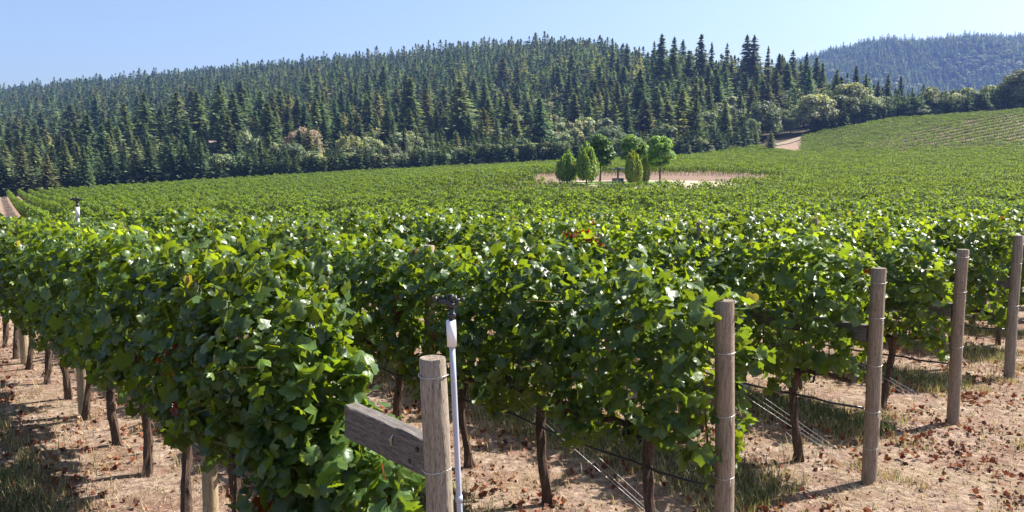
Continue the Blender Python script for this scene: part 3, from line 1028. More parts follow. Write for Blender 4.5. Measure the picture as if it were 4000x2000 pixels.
# line posts inside the rows
lp_mesh = {}
for h in (1.75, 1.95, 2.0):
    lp_mesh[h] = post_mesh(h, .048, [M['post_warm'], M['post_top']], int(h * 10))
LINE = []
for k, tt in enumerate([(2.95, 6.75, 10.2, 13.9), (3.3,), (3.9, 7.6), (3.3, 7.0), (2.8, 9.2), (5.2, 12), (8.5, 3.5), (11,), (6, 16)]):
    for j, t in enumerate(tt): LINE.append((k, j, t))
LLAB = {(0, 0): 'thick pale line post in the nearest row, lower left, rising from the bottom edge',
        (0, 1): 'leaning pale line post between dark trunks left in the nearest row',
        (0, 2): 'thin pale line post near the left edge in the nearest row',
        (0, 3): 'farthest line post of the nearest row by the left edge'}
for (k, j, t) in LINE:
    q = ENDS[k] + D1 * t
    h = 1.75 if k == 0 else random.choice((1.95, 1.95, 2.0))
    if (k, j) == (1, 0): h = 1.95
    root = empty('line_post', (q[0], q[1], z1(*q)), random.uniform(0, 6))
    lab = LLAB.get((k, j))
    if lab is None:
        lab = 'wooden line post with only its top above the leaves, %s row back, %s along it' % (ORD[k], ORD[j])
    tag(root, lab, 'post', 'line posts within the vine rows')
    s = link('shaft', lp_mesh[h], root)
    if k == 0: s.scale = (1.15, 1.15, 1)

# brace beams between end post and first line post
def beam_mesh(L, hh=.155, tk=.085):
    b = Buf()
    n = 14
    xs = np.linspace(0, L, n)
    prof = [(-tk / 2 + .006, -hh / 2), (tk / 2 - .006, -hh / 2), (tk / 2, -hh / 2 + .006), (tk / 2, hh / 2 - .006), (tk / 2 - .006, hh / 2), (-tk / 2 + .006, hh / 2), (-tk / 2, hh / 2 - .006), (-tk / 2, -hh / 2 + .006)]
    V = []
    for x in xs:
        wob = .004 * math.sin(x * 3)
        V += [(x, y + wob + rng.normal(0, .0015), z + rng.normal(0, .002)) for y, z in prof]
    m = len(prof)
    F = [(i * m + j, i * m + (j + 1) % m, (i + 1) * m + (j + 1) % m, (i + 1) * m + j) for i in range(n - 1) for j in range(m)]
    b.add(V, F)
    n0 = b.n - n * m
    for fc in (list(range(m))[::-1], [(n - 1) * m + j for j in range(m)]):
        b.L.append(np.array(fc) + n0); b.S.append(np.array([m])); b.M.append(np.zeros(1, np.int32))
    return b.mesh('beam', M['weathered'], False)


BL = {0: (1.365, .17, 'heavy weathered grey beam running back from the sprinkler post'), 2: (1.28, .14, 'short visible end of grey beam left of the cracked pale post'),
      3: (1.2, .14, 'grey beam almost hidden by leaves behind the red-footed post'), 4: (1.25, .14, 'dark beam meeting the rightmost post')}
for k, (zz, hh, lab) in BL.items():
    L = .77 if k == 0 else 2.3
    q = ENDS[k] + D1 * .055
    nrm = np.array([-D1[1], D1[0]])
    root = link('brace_beam', beam_mesh(L, hh), None, (q[0], q[1], zz + z1(*q)), RZ1)
    tag(root, lab, 'beam', 'brace beams of the row ends')
    if k == 0:
        bb = Buf(); add_tube(bb, [(.3, .046, .05), (.31, .052, .03), (.30, .056, .0), (.33, .05, .02), (.29, .06, .04)], .004, 5)
        for bx_ in (.10, .16):
            bo = Buf(); add_tube(bo, [(bx_, .040, .03 if bx_ < .13 else -.04), (bx_, .050, .03 if bx_ < .13 else -.04)], .012, 6)
            link('bolt', bo.mesh('bolt', M['iron'], False), root)
        link('wire_clip', bb.mesh('wire_clip', M['wire'], True), root)


def line_obj(name, pts, r, mat, label, cat, group, seg=6, parts=False):
    b = Buf(); add_tube(b, pts, r, seg, True)
    o = link(name, b.mesh(name, mat, True))
    tag(o, label, cat, group)
    return o


for k in range(5):
    e = ENDS[k]
    rowlab = ROWNAME[k]
    L = 13.5 if k == 0 else (13 if k == 1 else 9)
    ts = np.linspace(0.06, L, 60)

    def along(ts, zf, off=0.0):
        out = []
        nrm = np.array([-D1[1], D1[0]])
        for t in ts:
            q = e + D1 * t + nrm * off
            out.append((q[0], q[1], z1(*q) + zf(t)))
        return out
    line_obj('drip_hose', along(ts, lambda t: .66 - .05 * abs(math.sin(t * 1.45)) + (.0 if t > .5 else -.02), .03), .0105, M['hose'], 'black drip hose slung along the %s' % rowlab, 'hose', 'drip hoses', 8)
    line_obj('trellis_wire', along(ts, lambda t: .84 - .01 * math.sin(t * 2.9), 0), .003, M['wire_rust'], 'rusty trellis wire at cordon height along the %s' % rowlab, 'wire', 'trellis wires')
    # diagonal brace wires from the top of the first line post down to the foot of the end post
    if k in (1, 2, 3):
        for q_, (zt_, zb, off) in enumerate([(1.35, .12, .0), (1.28, .10, .05), (1.12, .05, -.05)]):
            a = e + D1 * 3.1; nrm = np.array([-D1[1], D1[0]])
            pts = [(e[0] + D1[0] * .07 + nrm[0] * off * .4, e[1] + D1[1] * .07 + nrm[1] * off * .4, z1(*e) + zb), (a[0] + nrm[0] * off, a[1] + nrm[1] * off, z1(*a) + zt_)]
            line_obj('brace_wire', pts, .0016, M['wire'], '%s of the slanting wires at the foot of the %s' % (['upper', 'middle', 'lower'][q_], ['', 'post with leafy sprig', 'cracked pale post', 'red-footed post'][k]), 'wire', 'slanting brace wires')

# sprinklers
def sprinkler(loc, h, label, lean):
    root = empty('sprinkler', loc)
    tag(root, label, 'sprinkler', 'irrigation sprinklers')
    b = Buf(); n = 12; t = np.linspace(0, 1, n)
    hp = h - .22
    X = lambda z: lean[0] * z; Y = lambda z: lean[1] * z
    add_tube(b, [(X(z), Y(z), z) for z in t * hp], .0125, 12)
    add_tube(b, [(X(z), Y(z), z) for z in (hp * .63, hp * .63 + .03)], .0155, 12)
    add_tube(b, [(X(z), Y(z), z) for z in (hp * .30, hp * .30 + .03)], .0155, 12)
    link('riser_pipe', b.mesh('riser_pipe', M['pvc_grey'], True), root)
    b = Buf(); add_tube(b, [(X(z), Y(z), z) for z in (hp - .012, hp + .10)], .021, 14)
    link('coupling', b.mesh('coupling', M['pvc_white'], True), root)
    b = Buf()
    c = np.array([X(hp), Y(hp), hp + .10])
    add_tube(b, [c, c + [0, 0, .012], c + [0, 0, .013], c + [0, 0, .03], c + [0, 0, .031], c + [0, 0, .06]], [.013, .013, .018, .018, .012, .012], 10)
    link('adapter', b.mesh('adapter', M['black_plastic'], True), root)
    b = Buf(); c = c + [0, 0, .055]; O = lambda *v: c + np.array(v) * .66
    add_tube(b, [c, O(0, 0, .03)], [.014, .017], 10)
    add_tube(b, [O(0, 0, .02), O(-.035, 0, .032), O(-.075, 0, .045), O(-.10, .0, .05)], [.012, .012, .009, .007], 8)
    add_tube(b, [O(-.095, 0, .05), O(-.112, 0, .052)], [.016, .016], 10)
    add_tube(b, [O(0, 0, .02), O(.03, 0, .026), O(.048, 0, .03)], [.010, .009, .008], 8)
    link('nozzle_body', b.mesh('nozzle_body', M['black_plastic'], True), root)
    b = Buf()
    add_tube(b, [O(-.03, 0, .03), O(-.028, 0, .075), O(.028, 0, .075), O(.03, 0, .03)], .006, 6)
    add_tube(b, [O(0, 0, .03), O(0, 0, .088)], [.008, .010], 8)
    add_tube(b, [O(.0, 0, .05), O(.06, .004, .052)], .0055, 6)
    add_box(b, O(.072, .004, .05), (.016, .015, .02))
    add_box(b, O(-.065, .004, .068), (.02, .01, .014))
    link('spring_arm', b.mesh('spring_arm', M['black_plastic'], True), root)


def ray_ground(px, py, z):
    u = (px - 512) / FPX; v = (256 - py) / FPX
    r = np.array([u, math.cos(PITCH) + v * math.sin(PITCH), -math.sin(PITCH) + v * math.cos(PITCH)])
    t = (z - CAM_H) / r[2]
    return r * t


sprinkler((-0.185, 3.46, 0), 2.13, 'sprinkler on a grey pipe beside the thick nearest post', (-.038, .0))
q = ENDS[0] + D1 * 7.0
sprinkler((q[0] - .03, q[1] + .25, 0), 2.36, 'far sprinkler with only its white collar above the vines at left', (0, 0))

# ------------------------------------------------------------------ ground cover near the camera
def near_mask_points(n, ymax, side=0.78):
    y = 1.5 + (ymax - 1.5) * rng.random(n) ** 0.8
    x = rng.uniform(-side, side, n) * (y + 1)
    return x, y


E0 = ENDS[0]
HN = np.array([1.70, 1.76]); HN /= np.linalg.norm(HN)
ROWSP = abs(np.dot(np.array([1.70, 1.76]), np.array([D1[1], -D1[0]])))


def row_coords(x, y):
    """s across rows in row units (0 = nearest row), t along rows from headland"""
    nx, ny = D1[1], -D1[0]
    dx = x - E0[0]; dy = y - E0[1]
    s = (dx * nx + dy * ny) / ROWSP
    # along: distance past the headland line
    t = dx * D1[0] + dy * D1[1]
    head = s * (1.70 * D1[0] + 1.76 * D1[1])
    return s, t - head


def grass():
    n = 560000
    x, y = near_mask_points(n, 15)
    s, t = row_coords(x, y)
    fr = np.abs(((s - 0.5) % 1.0))      # distance from alley middle, in rows
    fr = np.minimum(fr, 1 - fr)
    nz = np.sin(x * 2.1 + 1.3 * np.sin(y * 1.7)) * np.sin(y * 2.4 + np.sin(x * 1.9)) + .5 * np.sin(x * 6.1 + y * 3.7)
    prob = np.where(t > 0.2, np.clip(1.25 - fr * 4.2, 0.03, 1) * (0.55 + .45 * (nz > -.3)), 0.05 + .55 * (nz > .6))
    prob = np.where((s < -0.12) & (t > -1), np.clip((-.24 - s) * 6, 0.03, 1) * (nz > -.7) + .04, prob)
    keep = rng.random(n) < prob
    x, y, s, t, fr = x[keep], y[keep], s[keep], t[keep], fr[keep]
    m = len(x)
    z = zt(x, y) - .005
    L = rng.uniform(.04, .15, m) * np.where(t > .2, 1.0, .6)
    a = rng.uniform(0, 6.28, m); lean = rng.uniform(.1, 1.1, m) * L
    w = rng.uniform(.0018, .0042, m)
    tip = np.stack([x + np.cos(a) * lean, y + np.sin(a) * lean, z + L], 1)
    mid = np.stack([x + np.cos(a) * lean * .35, y + np.sin(a) * lean * .35, z + L * .6], 1)
    ox = -np.sin(a) * w; oy = np.cos(a) * w
    b0 = np.stack([x - ox, y - oy, z], 1); b1 = np.stack([x + ox, y + oy, z], 1)
    m0 = mid - np.stack([ox, oy, 0 * ox], 1) * .8; m1 = mid + np.stack([ox, oy, 0 * ox], 1) * .8
    V = np.stack([b0, b1, m1, m0, tip], 1).reshape(-1, 3)
    base = np.arange(m)[:, None] * 5
    green = np.clip(.15 + .8 * np.clip(1 - fr * 3, 0, 1) * (t > .2), 0, 1)
    g = (rng.random(m) < green * .62)[:, None]
    c = np.where(g, np.array([.09, .14, .04]), np.array([.42, .33, .17])) * (0.6 + .7 * rng.random((m, 1)))
    b = Buf()
    C = np.repeat(c, 5, 0)
    b.add(V, np.array([[0, 1, 2, 3]]) + base, C)
    F3 = (np.array([[3, 2, 4]]) + base)
    b.L.append(F3.ravel()); b.S.append(np.full(m, 3)); b.M.append(np.zeros(m, np.int32))
    o = link('grass', b.mesh('grass', M['grass'], True))
    tag(o, 'short half dry grass growing in the alleys between the rows', 'grass', kind='stuff')


grass()


def litter():
    n = 48000
    x, y = near_mask_points(n, 16)
    s, t = row_coords(x, y)
    fr = np.abs(s - np.round(s))
    nz = np.sin(x * 3.3 + 2 * np.sin(y * 2.1)) * np.sin(y * 3.1 + 1.5 * np.sin(x * 2.3))
    prob = np.where(t > -.2, (.05 + .5 * (nz > .1)) * .6 + .35 * np.clip(1 - np.abs(fr - .28) * 5, 0, 1) * (nz > -.4) + .25 * (nz > .5), .003 + .22 * (nz > .78))
    # heaps by the posts
    for (hx, hy, hr) in [(3.9, 7.75, .45), (4.15, 7.2, .35), (4.75, 8.1, .4), (.9, 5.2, .7), (2.2, 6.0, .5), (5.4, 9.3, .4), (4.0, 6.4, .3), (-2.2, 5.1, .5), (-1.9, 4.6, .5)]:
        prob = prob + .9 * np.exp(-((x - hx) ** 2 + (y - hy) ** 2) / hr ** 2)
    keep = rng.random(n) < prob * .9
    x, y = x[keep], y[keep]; m = len(x)
    z = zt(x, y) + rng.uniform(.004, .03, m)
    N = rng.normal(0, .45, (m, 3)) + [0, 0, 1]
    U, W, N = frames(N)
    pal = np.array([[.30, .105, .055], [.38, .17, .09], [.20, .06, .04], [.46, .30, .17], [.14, .07, .05], [.50, .33, .20]])
    c = .8 * pal[rng.choice(6, m, p=[.22, .20, .22, .12, .18, .06])] * (.7 + .6 * rng.random((m, 1)))
    b = Buf()
    sh = [grape_leaf(9, c_, 40 + i) for i, c_ in enumerate((2.2, -1.6, 3.0))]
    idx = rng.integers(0, 3, m); sz = rng.uniform(.025, .07, m)
    for k in range(3):
        q = idx == k
        cards(b, np.stack([x, y, z], 1)[q], U[q], W[q], N[q], sz[q], c[q], sh[k])
    o = link('leaf_litter', b.mesh('leaf_litter', M['litter'], False))
    tag(o, 'curled red and brown fallen vine leaves scattered on the soil', 'fallen leaves', kind='stuff')
    # straw and twigs
    n = 60000
    x, y = near_mask_points(n, 14)
    z = zt(x, y) + rng.uniform(.002, .014, n)
    a = rng.uniform(0, 3.14, n); L = rng.uniform(.015, .075, n); w = rng.uniform(.0008, .002, n)
    dx = np.cos(a) * L; dy = np.sin(a) * L; ox = -np.sin(a) * w; oy = np.cos(a) * w
    dz = rng.normal(0, .006, n)
    V = np.stack([np.stack([x - dx - ox, y - dy - oy, z - dz], 1), np.stack([x - dx + ox, y - dy + oy, z - dz], 1), np.stack([x + dx + ox, y + dy + oy, z + dz], 1), np.stack([x + dx - ox, y + dy - oy, z + dz], 1)], 1).reshape(-1, 3)
    c = np.array([.46, .36, .25]) * (.2 + 1.1 * rng.random((n, 1)))
    b = Buf(); b.add(V, np.array([[0, 1, 2, 3]]) + np.arange(n)[:, None] * 4, np.repeat(c, 4, 0))
    # clods
    n = 14000
    x, y = near_mask_points(n, 13)
    sz = rng.uniform(.004, .02, n)
    oct_ = np.array([(1, 0, 0), (0, 1, 0), (-1, 0, 0), (0, -1, 0), (0, 0, .8), (0, 0, -.5)], float)
    V = np.stack([x, y, zt(x, y) + .003], 1)[:, None] + oct_[None] * sz[:, None, None] * rng.uniform(.6, 1.4, (n, 6, 1))
    F = np.array([(0, 1, 4), (1, 2, 4), (2, 3, 4), (3, 0, 4), (1, 0, 5), (2, 1, 5), (3, 2, 5), (0, 3, 5)])[None] + (np.arange(n) * 6)[:, None, None]
    c = np.array([.30, .20, .13]) * (.5 + .9 * rng.random((n, 1)))
    b.add(V.reshape(-1, 3), F.reshape(-1, 3), np.repeat(c, 6, 0))
    o = link('straw', b.mesh('straw', M['litter'], False))
    tag(o, 'straw, twigs and small clods strewn over the dry soil', 'straw', kind='stuff')


litter()

# ------------------------------------------------------------------ trees
def conifer(H, Rad, levels, nb, ns, wid, seed, col, ragged=.3, base=.10, trunkmat=None, power=.85, droop=.28):
    rg = np.random.default_rng(seed)
    b = Buf()
    Ps, Us, Ws, Ns, Sz, Cs = [], [], [], [], [], []
    for li in range(levels):
        q = base + (1 - base) * (li + rg.random()) / levels
        z = q * H
        rad = Rad * (1 - q) ** power * (1 + ragged * rg.normal() * .6) + .18
        if q < .25: rad *= .75 + q
        k = max(3, int(nb * (1 - .45 * q)))
        a0 = rg.uniform(0, 6.28)
        for j in range(k):
            a = a0 + j * 6.283 / k + rg.normal(0, .25)
            L = rad * (1 + ragged * rg.uniform(-1, .6))
            dr = droop * (1 - q * .9)
            nsp = max(1, int(ns * (.35 + .65 * L / Rad)))
            for s in range(nsp):
                f = (s + .7 + .3 * rg.random()) / nsp
                r = L * f
                pz = z - dr * r * (1.15 - .45 * f) + rg.normal(0, .12)
                p = (math.cos(a) * r, math.sin(a) * r, pz)
                tilt = -dr * .6 + rg.normal(0, .15)
                u = np.array([math.cos(a + rg.normal(0, .35)), math.sin(a + rg.normal(0, .35)), tilt])
                n = np.array([rg.normal(0, .35) + math.cos(a) * .8, rg.normal(0, .35) + math.sin(a) * .8, .8])
                Ps.append(p); Us.append(u); Ns.append(n)
                Sz.append(wid * (0.65 + .7 * rg.random()) * (1.15 - .55 * q))
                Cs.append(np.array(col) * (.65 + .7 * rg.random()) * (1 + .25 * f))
    for i in range(5):   # leader
        Ps.append((0, 0, H * (1 - .012 * i))); Us.append((.1, .1, 1)); Ns.append((rg.normal(), rg.normal(), 0)); Sz.append(wid * .7); Cs.append(np.array(col))
    P = np.array(Ps); U = np.array(Us); N = np.array(Ns)
    U /= np.linalg.norm(U, axis=1, keepdims=True)
    N -= (N * U).sum(1, keepdims=True) * U; N /= np.linalg.norm(N, axis=1, keepdims=True)
    W = np.cross(N, U)
    sh = ('quad', [(-.75, -.10, 0.02), (.05, -.42, -.10), (.8, .03, -.12), (.0, .42, -.08)])
    cards(b, P, U, W, N, np.array(Sz), np.array(Cs), sh)
    return b


def broadleaf(H, Wd, nl, nc, size, seed, col, trunk=.14, flat=1.0, kind='oak'):
    """crown of clumps spread over lobes, centred on the trunk"""
    rg = np.random.default_rng(seed)
    b = Buf()
    R0 = Wd / 2
    cz = H * (trunk + (1 - trunk) * .5); hz = H * (1 - trunk) / 2
    lobes = []
    for i in range(nl):
        a = rg.uniform(0, 6.28); v = rg.uniform(-.75, .95)
        if kind == 'cone':
            v = rg.uniform(-.75, .72)
            rr = np.interp(v, [-1, -.6, -.2, .4, .8], [.45, .80, .80, .42, .08]) * R0 * rg.uniform(.55, 1.1)
            lr = R0 * rg.uniform(.17, .27)
        else:
            rr = math.sqrt(max(0, 1 - v * v)) * R0 * rg.uniform(.45, .80)
            lr = R0 * rg.uniform(.20, .44)
        lobes.append((math.cos(a) * rr, math.sin(a) * rr, cz + v * hz * (.72 if kind != 'cone' else .9), lr))
    lobes.append((0, 0, cz, R0 * .5))
    per = nc // len(lobes)
    if kind == 'cone':      # upright flame-shaped leaders packed side by side
        per2 = nc // nl
        for i in range(nl):
            a = rg.uniform(0, 6.28); q = math.sqrt(rg.random())
            bx, by = math.cos(a) * R0 * .55 * q, math.sin(a) * R0 * .55 * q
            tx, ty = math.cos(a) * R0 * .72 * q, math.sin(a) * R0 * .72 * q
            z0 = H * (trunk + rg.uniform(0, .45) * (1 - .4 * q)); z1_ = H * (1 - .42 * q ** 1.6) * rg.uniform(.86, 1.0)
            z1_ = max(z1_, z0 + .3 * H)
            t = rg.random(per2); an = rg.uniform(0, 6.28, per2)
            rad = R0 * .36 * np.interp(t, [0, .25, .6, 1], [.45, 1, .75, .05]) * np.sqrt(rg.uniform(.3, 1, per2))
            dd = np.stack([np.cos(an), np.sin(an), np.zeros(per2)], 1)
            P = np.stack([bx + (tx - bx) * t, by + (ty - by) * t, z0 + (z1_ - z0) * t], 1) + dd * rad[:, None]
            N = dd + rg.normal(0, .4, (per2, 3)) + [0, 0, .35]
            N /= np.linalg.norm(N, axis=1, keepdims=True)
            ref = np.array([0, 0, 1.0]) + rg.normal(0, .2, (per2, 3)) + dd * .45
            U = ref - (ref * N).sum(1, keepdims=True) * N; U /= np.linalg.norm(U, axis=1, keepdims=True); W = np.cross(N, U)
            c = np.array(col) * (.7 + .6 * rg.random((per2, 1))) * rg.uniform(.85, 1.15)
            c = np.where((rg.random(per2) < .05)[:, None], np.array([.30, .22, .05]), c)
            cards(b, P, U, W, N, size * rg.uniform(.6, 1.3, per2), c, ('quad', [(-.6, 0, 0), (0, -.28, .05), (.8, .0, 0), (0, .28, -.05)]))
        return b
    for (lx, ly, lz, lr) in lobes:
        d = rg.normal(size=(per, 3)); d /= np.linalg.norm(d, axis=1, keepdims=True)
        d[:, 2] = np.where(d[:, 2] < -.3, -d[:, 2], d[:, 2])
        rr = lr * (1.12 - .6 * rg.random(per) ** 1.3)
        st = np.array([.8, .8, 3.6]) if kind == 'cone' else np.array([1, 1, flat * .85])
        P = np.array([lx, ly, lz]) + d * rr[:, None] * st
        N = d + rg.normal(0, .5, (per, 3)) + [0, 0, .3]
        if kind == 'cone':
            ref = np.array([0, 0, 1.0]) + rg.normal(0, .25, (per, 3)) + d * .35
            N /= np.linalg.norm(N, axis=1, keepdims=True)
            U = ref - (ref * N).sum(1, keepdims=True) * N; U /= np.linalg.norm(U, axis=1, keepdims=True); W = np.cross(N, U)
            sh = ('quad', [(-.8, 0, 0), (0, -.26, .05), (.95, .0, 0), (0, .26, -.05)])
        else:
            U, W, N = frames(N)
            sh = ('quad', [(-.5, -.15, 0.05), (.1, -.5, -.08), (.55, .1, .05), (-.1, .5, -.05)])
        c = np.array(col) * (.7 + .6 * rg.random((per, 1))) * rg.uniform(.85, 1.15)
        if kind == 'cone':
            t = (rg.random(per) < .07)[:, None]
            c = np.where(t, np.array([.30, .20, .04]), c)
        cards(b, P, U, W, N, size * rg.uniform(.6, 1.3, per), c, sh)
    return b


def trunk_tree(H, r, seed, limbs=6, top=.75, kind='oak', Wd=6):
    rg = np.random.default_rng(seed)
    b = Buf(); t = np.linspace(0, 1, 8)
    bend = rg.normal(0, .02 * H, 2) if kind == 'oak' else (0, 0)
    pts = np.stack([bend[0] * np.sin(t * 3), bend[1] * np.sin(t * 2.5), t * H * top - .3 * (1 - t)], 1)
    add_tube(b, pts, r * (1 - .8 * t) + .02, 8, True, .08)
    for i in range(limbs):
        f = rg.uniform(.25, .8); p = np.array([np.interp(f, t, pts[:, k]) for k in range(3)])
        a = rg.uniform(0, 6.28); L = Wd * .36 * rg.uniform(.6, 1.1)
        q = p + [math.cos(a) * L * .5, math.sin(a) * L * .5, L * .5]
        q2 = p + [math.cos(a) * L, math.sin(a) * L, L * rg.uniform(.7, 1.1)]
        add_tube(b, [p, q, q2], [r * .42, r * .28, r * .1], 5, False)
    return b


# --- ornamental trees of the clearing
def tree_thing(name, loc, crown_me, trunk_me, label, cat, group, rz=0, s=1.0):
    root = empty(name, loc, rz, s)
    tag(root, label, cat, group)
    link('trunk', trunk_me, root); link('crown', crown_me, root)
    return root


def px_to_xy(px1024, y): return (px1024 - 512) / FPX * 1.005 * y


for (dx, ytop, ybase, wpx, y, kind, col, lab) in [
        (1425, 372, 461, 56, 129, 'cone', (.17, .29, .06), 'bright green pointed tree, leftmost in the clearing'),
        (1474, 348, 463, 62, 127, 'cone', (.19, .31, .06), 'tall bright green pointed tree, second from left in the clearing'),
        (1508, 334, 461, 60, 134, 'round', (.085, .16, .04), 'dark rounded tree behind the tall pointed one'),
        (1592, 336, 461, 66, 137, 'round', (.145, .25, .06), 'rounded green tree half hidden behind the yellowish pointed one'),
        (1590, 368, 464, 50, 125, 'cone', (.23, .31, .06), 'yellowish green pointed tree right of the old press'),
        (1618, 388, 462, 26, 127, 'cone', (.23, .31, .06), 'slim pointed tree tight against the yellowish one'),
        (1657, 333, 463, 66, 129, 'round', (.15, .27, .06), 'big round light green tree with bare trunk, rightmost in the clearing')]:
    px = dx * .3975
    x = px_to_xy(px, y); z = z1(x, y)
    H = (ybase - ytop) * .3975 * y / FPX; W_ = wpx * .3975 * y / FPX * 1.05
    sd = int(dx)
    # base sits on the terrain; top where the tree's own height puts it
    Ht = max(H, CAM_H + y * slope_of(ytop * .3975) - z)
    if kind == 'cone':
        crown = broadleaf(Ht, W_ * 1.12, 46, 11000, .30, sd, col, trunk=.05, kind='cone')
        tk = trunk_tree(Ht, .13, sd, 8, .7, 'cone', W_ * .7)
    else:
        crown = broadleaf(Ht, W_ * 1.05, 44, 9500, .36, sd, col, trunk=.16)
        tk = trunk_tree(Ht, .15, sd, 5, .7, 'cone', W_ * .8)
    tree_thing('ornamental_tree', (x, y, z), crown.mesh('crown', M['pear_leaf']), tk.mesh('trunk', M['tree_bark'], True), lab, 'tree', 'small trees of the clearing')

# --- old wine press as ornament
y = 126.5; x = px_to_xy(1552 * .3975, y); z = z1(x, y) + .1
root = empty('wine_press', (x, y, z), 0, .7)
tag(root, 'old wine press with grey round tub, dark screw and long wooden top lever', 'wine press')
b = Buf()
a = np.linspace(0, 2 * math.pi, 28, endpoint=False)
for k in range(28):    # staves
    r = 1.22
    Rm = np.array([[math.cos(a[k]), -math.sin(a[k]), 0], [math.sin(a[k]), math.cos(a[k]), 0], [0, 0, 1]])
    add_box(b, (r * math.cos(a[k]), r * math.sin(a[k]), 1.0), (.07, .25, .95), rot=Rm)
link('tub', b.mesh('tub', M['stone']), root)
b = Buf()
for zz in (.65, 1.35):
    aa = np.linspace(0, 2 * math.pi, 40)
    add_tube(b, np.stack([1.29 * np.cos(aa), 1.29 * np.sin(aa), np.full(40, zz)], 1), .035, 6, False)
link('hoop', b.mesh('hoop', M['iron'], True), root)
b = Buf(); add_tube(b, [(0, 0, .4), (0, 0, 1.6), (0, 0, 3.7)], [.2, .2, .16], 12)
for k in range(14): add_tube(b, [(0, 0, 1.7 + k * .13), (0, 0, 1.74 + k * .13)], .22, 12)
link('screw', b.mesh('screw', M['iron'], True), root)
b = Buf()
add_tube(b, [(-1.75, 0, 3.35), (-.8, 0, 3.43), (0, 0, 3.5), (.8, 0, 3.55), (1.4, 0, 3.55), (1.65, 0, 3.42)], [.12, .17, .22, .22, .2, .16], 10)
add_box(b, (0, 0, 3.75), (1.1, .3, .22))
link('lever', b.mesh('lever', M['stone'], True), root)
b = Buf()
add_box(b, (0, 0, .5), (2.9, 2.3, .12))
link('tray', b.mesh('tray', M['planed']), root)
for sx in (-1.1, 1.1):
    for sy in (-.8, .8):
        b = Buf(); add_box(b, (sx, sy, .22), (.22, .22, .46)); link('leg', b.mesh('leg', M['stone']), root)
for (ox, oy, lab) in ((-1.55, -1.4, 'low dark bench left in front of the wine press'), (2.35, -1.0, 'low pale bench right of the wine press')):
    rb = empty('bench', (x + ox, y + oy, z1(x + ox, y + oy) + .1), .1); tag(rb, lab, 'bench', 'benches by the wine press')
    b = Buf(); add_box(b, (0, 0, .43), (1.6, .4, .08)); link('seat', b.mesh('seat', M['planed']), rb)
    for sx in (-.6, .6):
        b = Buf(); add_box(b, (sx, 0, .2), (.12, .34, .38)); link('leg', b.mesh('leg', M['stone']), rb)

# ------------------------------------------------------------------ woods
CG = (.030, .050, .026)
con_hi = [conifer(26, r_ * 1.4, 60, 10, 6, 1.45, 100 + i, c_, rg_, b_, power=p_) for i, (r_, c_, rg_, b_, p_) in enumerate([
    (4.2, (.055, .080, .038), .30, .06, .85), (3.4, (.062, .086, .040), .38, .06, .8), (4.8, (.048, .072, .038), .30, .05, .95),
    (3.0, (.075, .092, .042), .30, .06, .7), (4.4, (.090, .098, .050), .45, .08, .75), (3.8, (.055, .085, .044), .5, .10, .8)])]
con_me = [b_.mesh('conifer_crown', M['needle']) for b_ in con_hi]
con_tr = []
for i in range(3):
    b = Buf(); add_tube(b, [(0, 0, -.8), (.1, 0, 8), (0, .1, 16), (0, 0, 25.2)], [.5, .36, .22, .05], 8, True, .06); con_tr.append(b.mesh('conifer_trunk', M['tree_bark'], True))


def with_trunk(b, H, r):
    q = Buf(); q.merge(b)
    s = Buf(); add_tube(s, [(0, 0, -.8), (0, 0, H * .5), (0, 0, H * .95)], [r, r * .6, r * .1], 5, False)
    s.M = [m * 0 + 1 for m in s.M]; q.merge(s)
    return q


con_lo = [with_trunk(conifer(26, r_ * 1.35, 26, 7, 3, 2.6, 300 + i, c_, .35, .05), 26, .45).mesh('conifer_form', [M['needle'], M['tree_bark']]) for i, (r_, c_) in enumerate([
    (4.4, (.050, .078, .040)), (3.6, (.060, .086, .042)), (5.0, (.044, .070, .038)), (3.2, (.068, .086, .040)), (4.6, (.078, .092, .046))])]
oak_hi = [broadleaf(10, 11, 26, 5200, .62, 400 + i, c_, trunk=.04) for i, c_ in enumerate([(.125, .15, .09), (.155, .175, .11), (.085, .105, .06), (.155, .17, .105)])]
oak_me = [b_.mesh('oak_crown', M['oak_leaf']) for b_ in oak_hi]
oak_tr = [trunk_tree(10, .35, 500 + i, 8, .7, 'oak', 9).mesh('oak_trunk', M['tree_bark'], True) for i in range(3)]
mauve_me = broadleaf(10, 11, 30, 4200, .5, 431, (.17, .135, .125), trunk=.05).mesh('mauve_crown', M['oak_leaf'])
yel_me = broadleaf(10, 10, 26, 4600, .55, 432, (.175, .19, .09), trunk=.05).mesh('pale_crown', M['oak_leaf'])
oak_lo = [with_trunk(broadleaf(10, 10, 14, 900, 1.15, 600 + i, c_, trunk=.05), 8, .3).mesh('oak_form', [M['oak_leaf'], M['tree_bark']]) for i, c_ in enumerate([(.10, .125, .075), (.125, .145, .09), (.13, .135, .09)])]

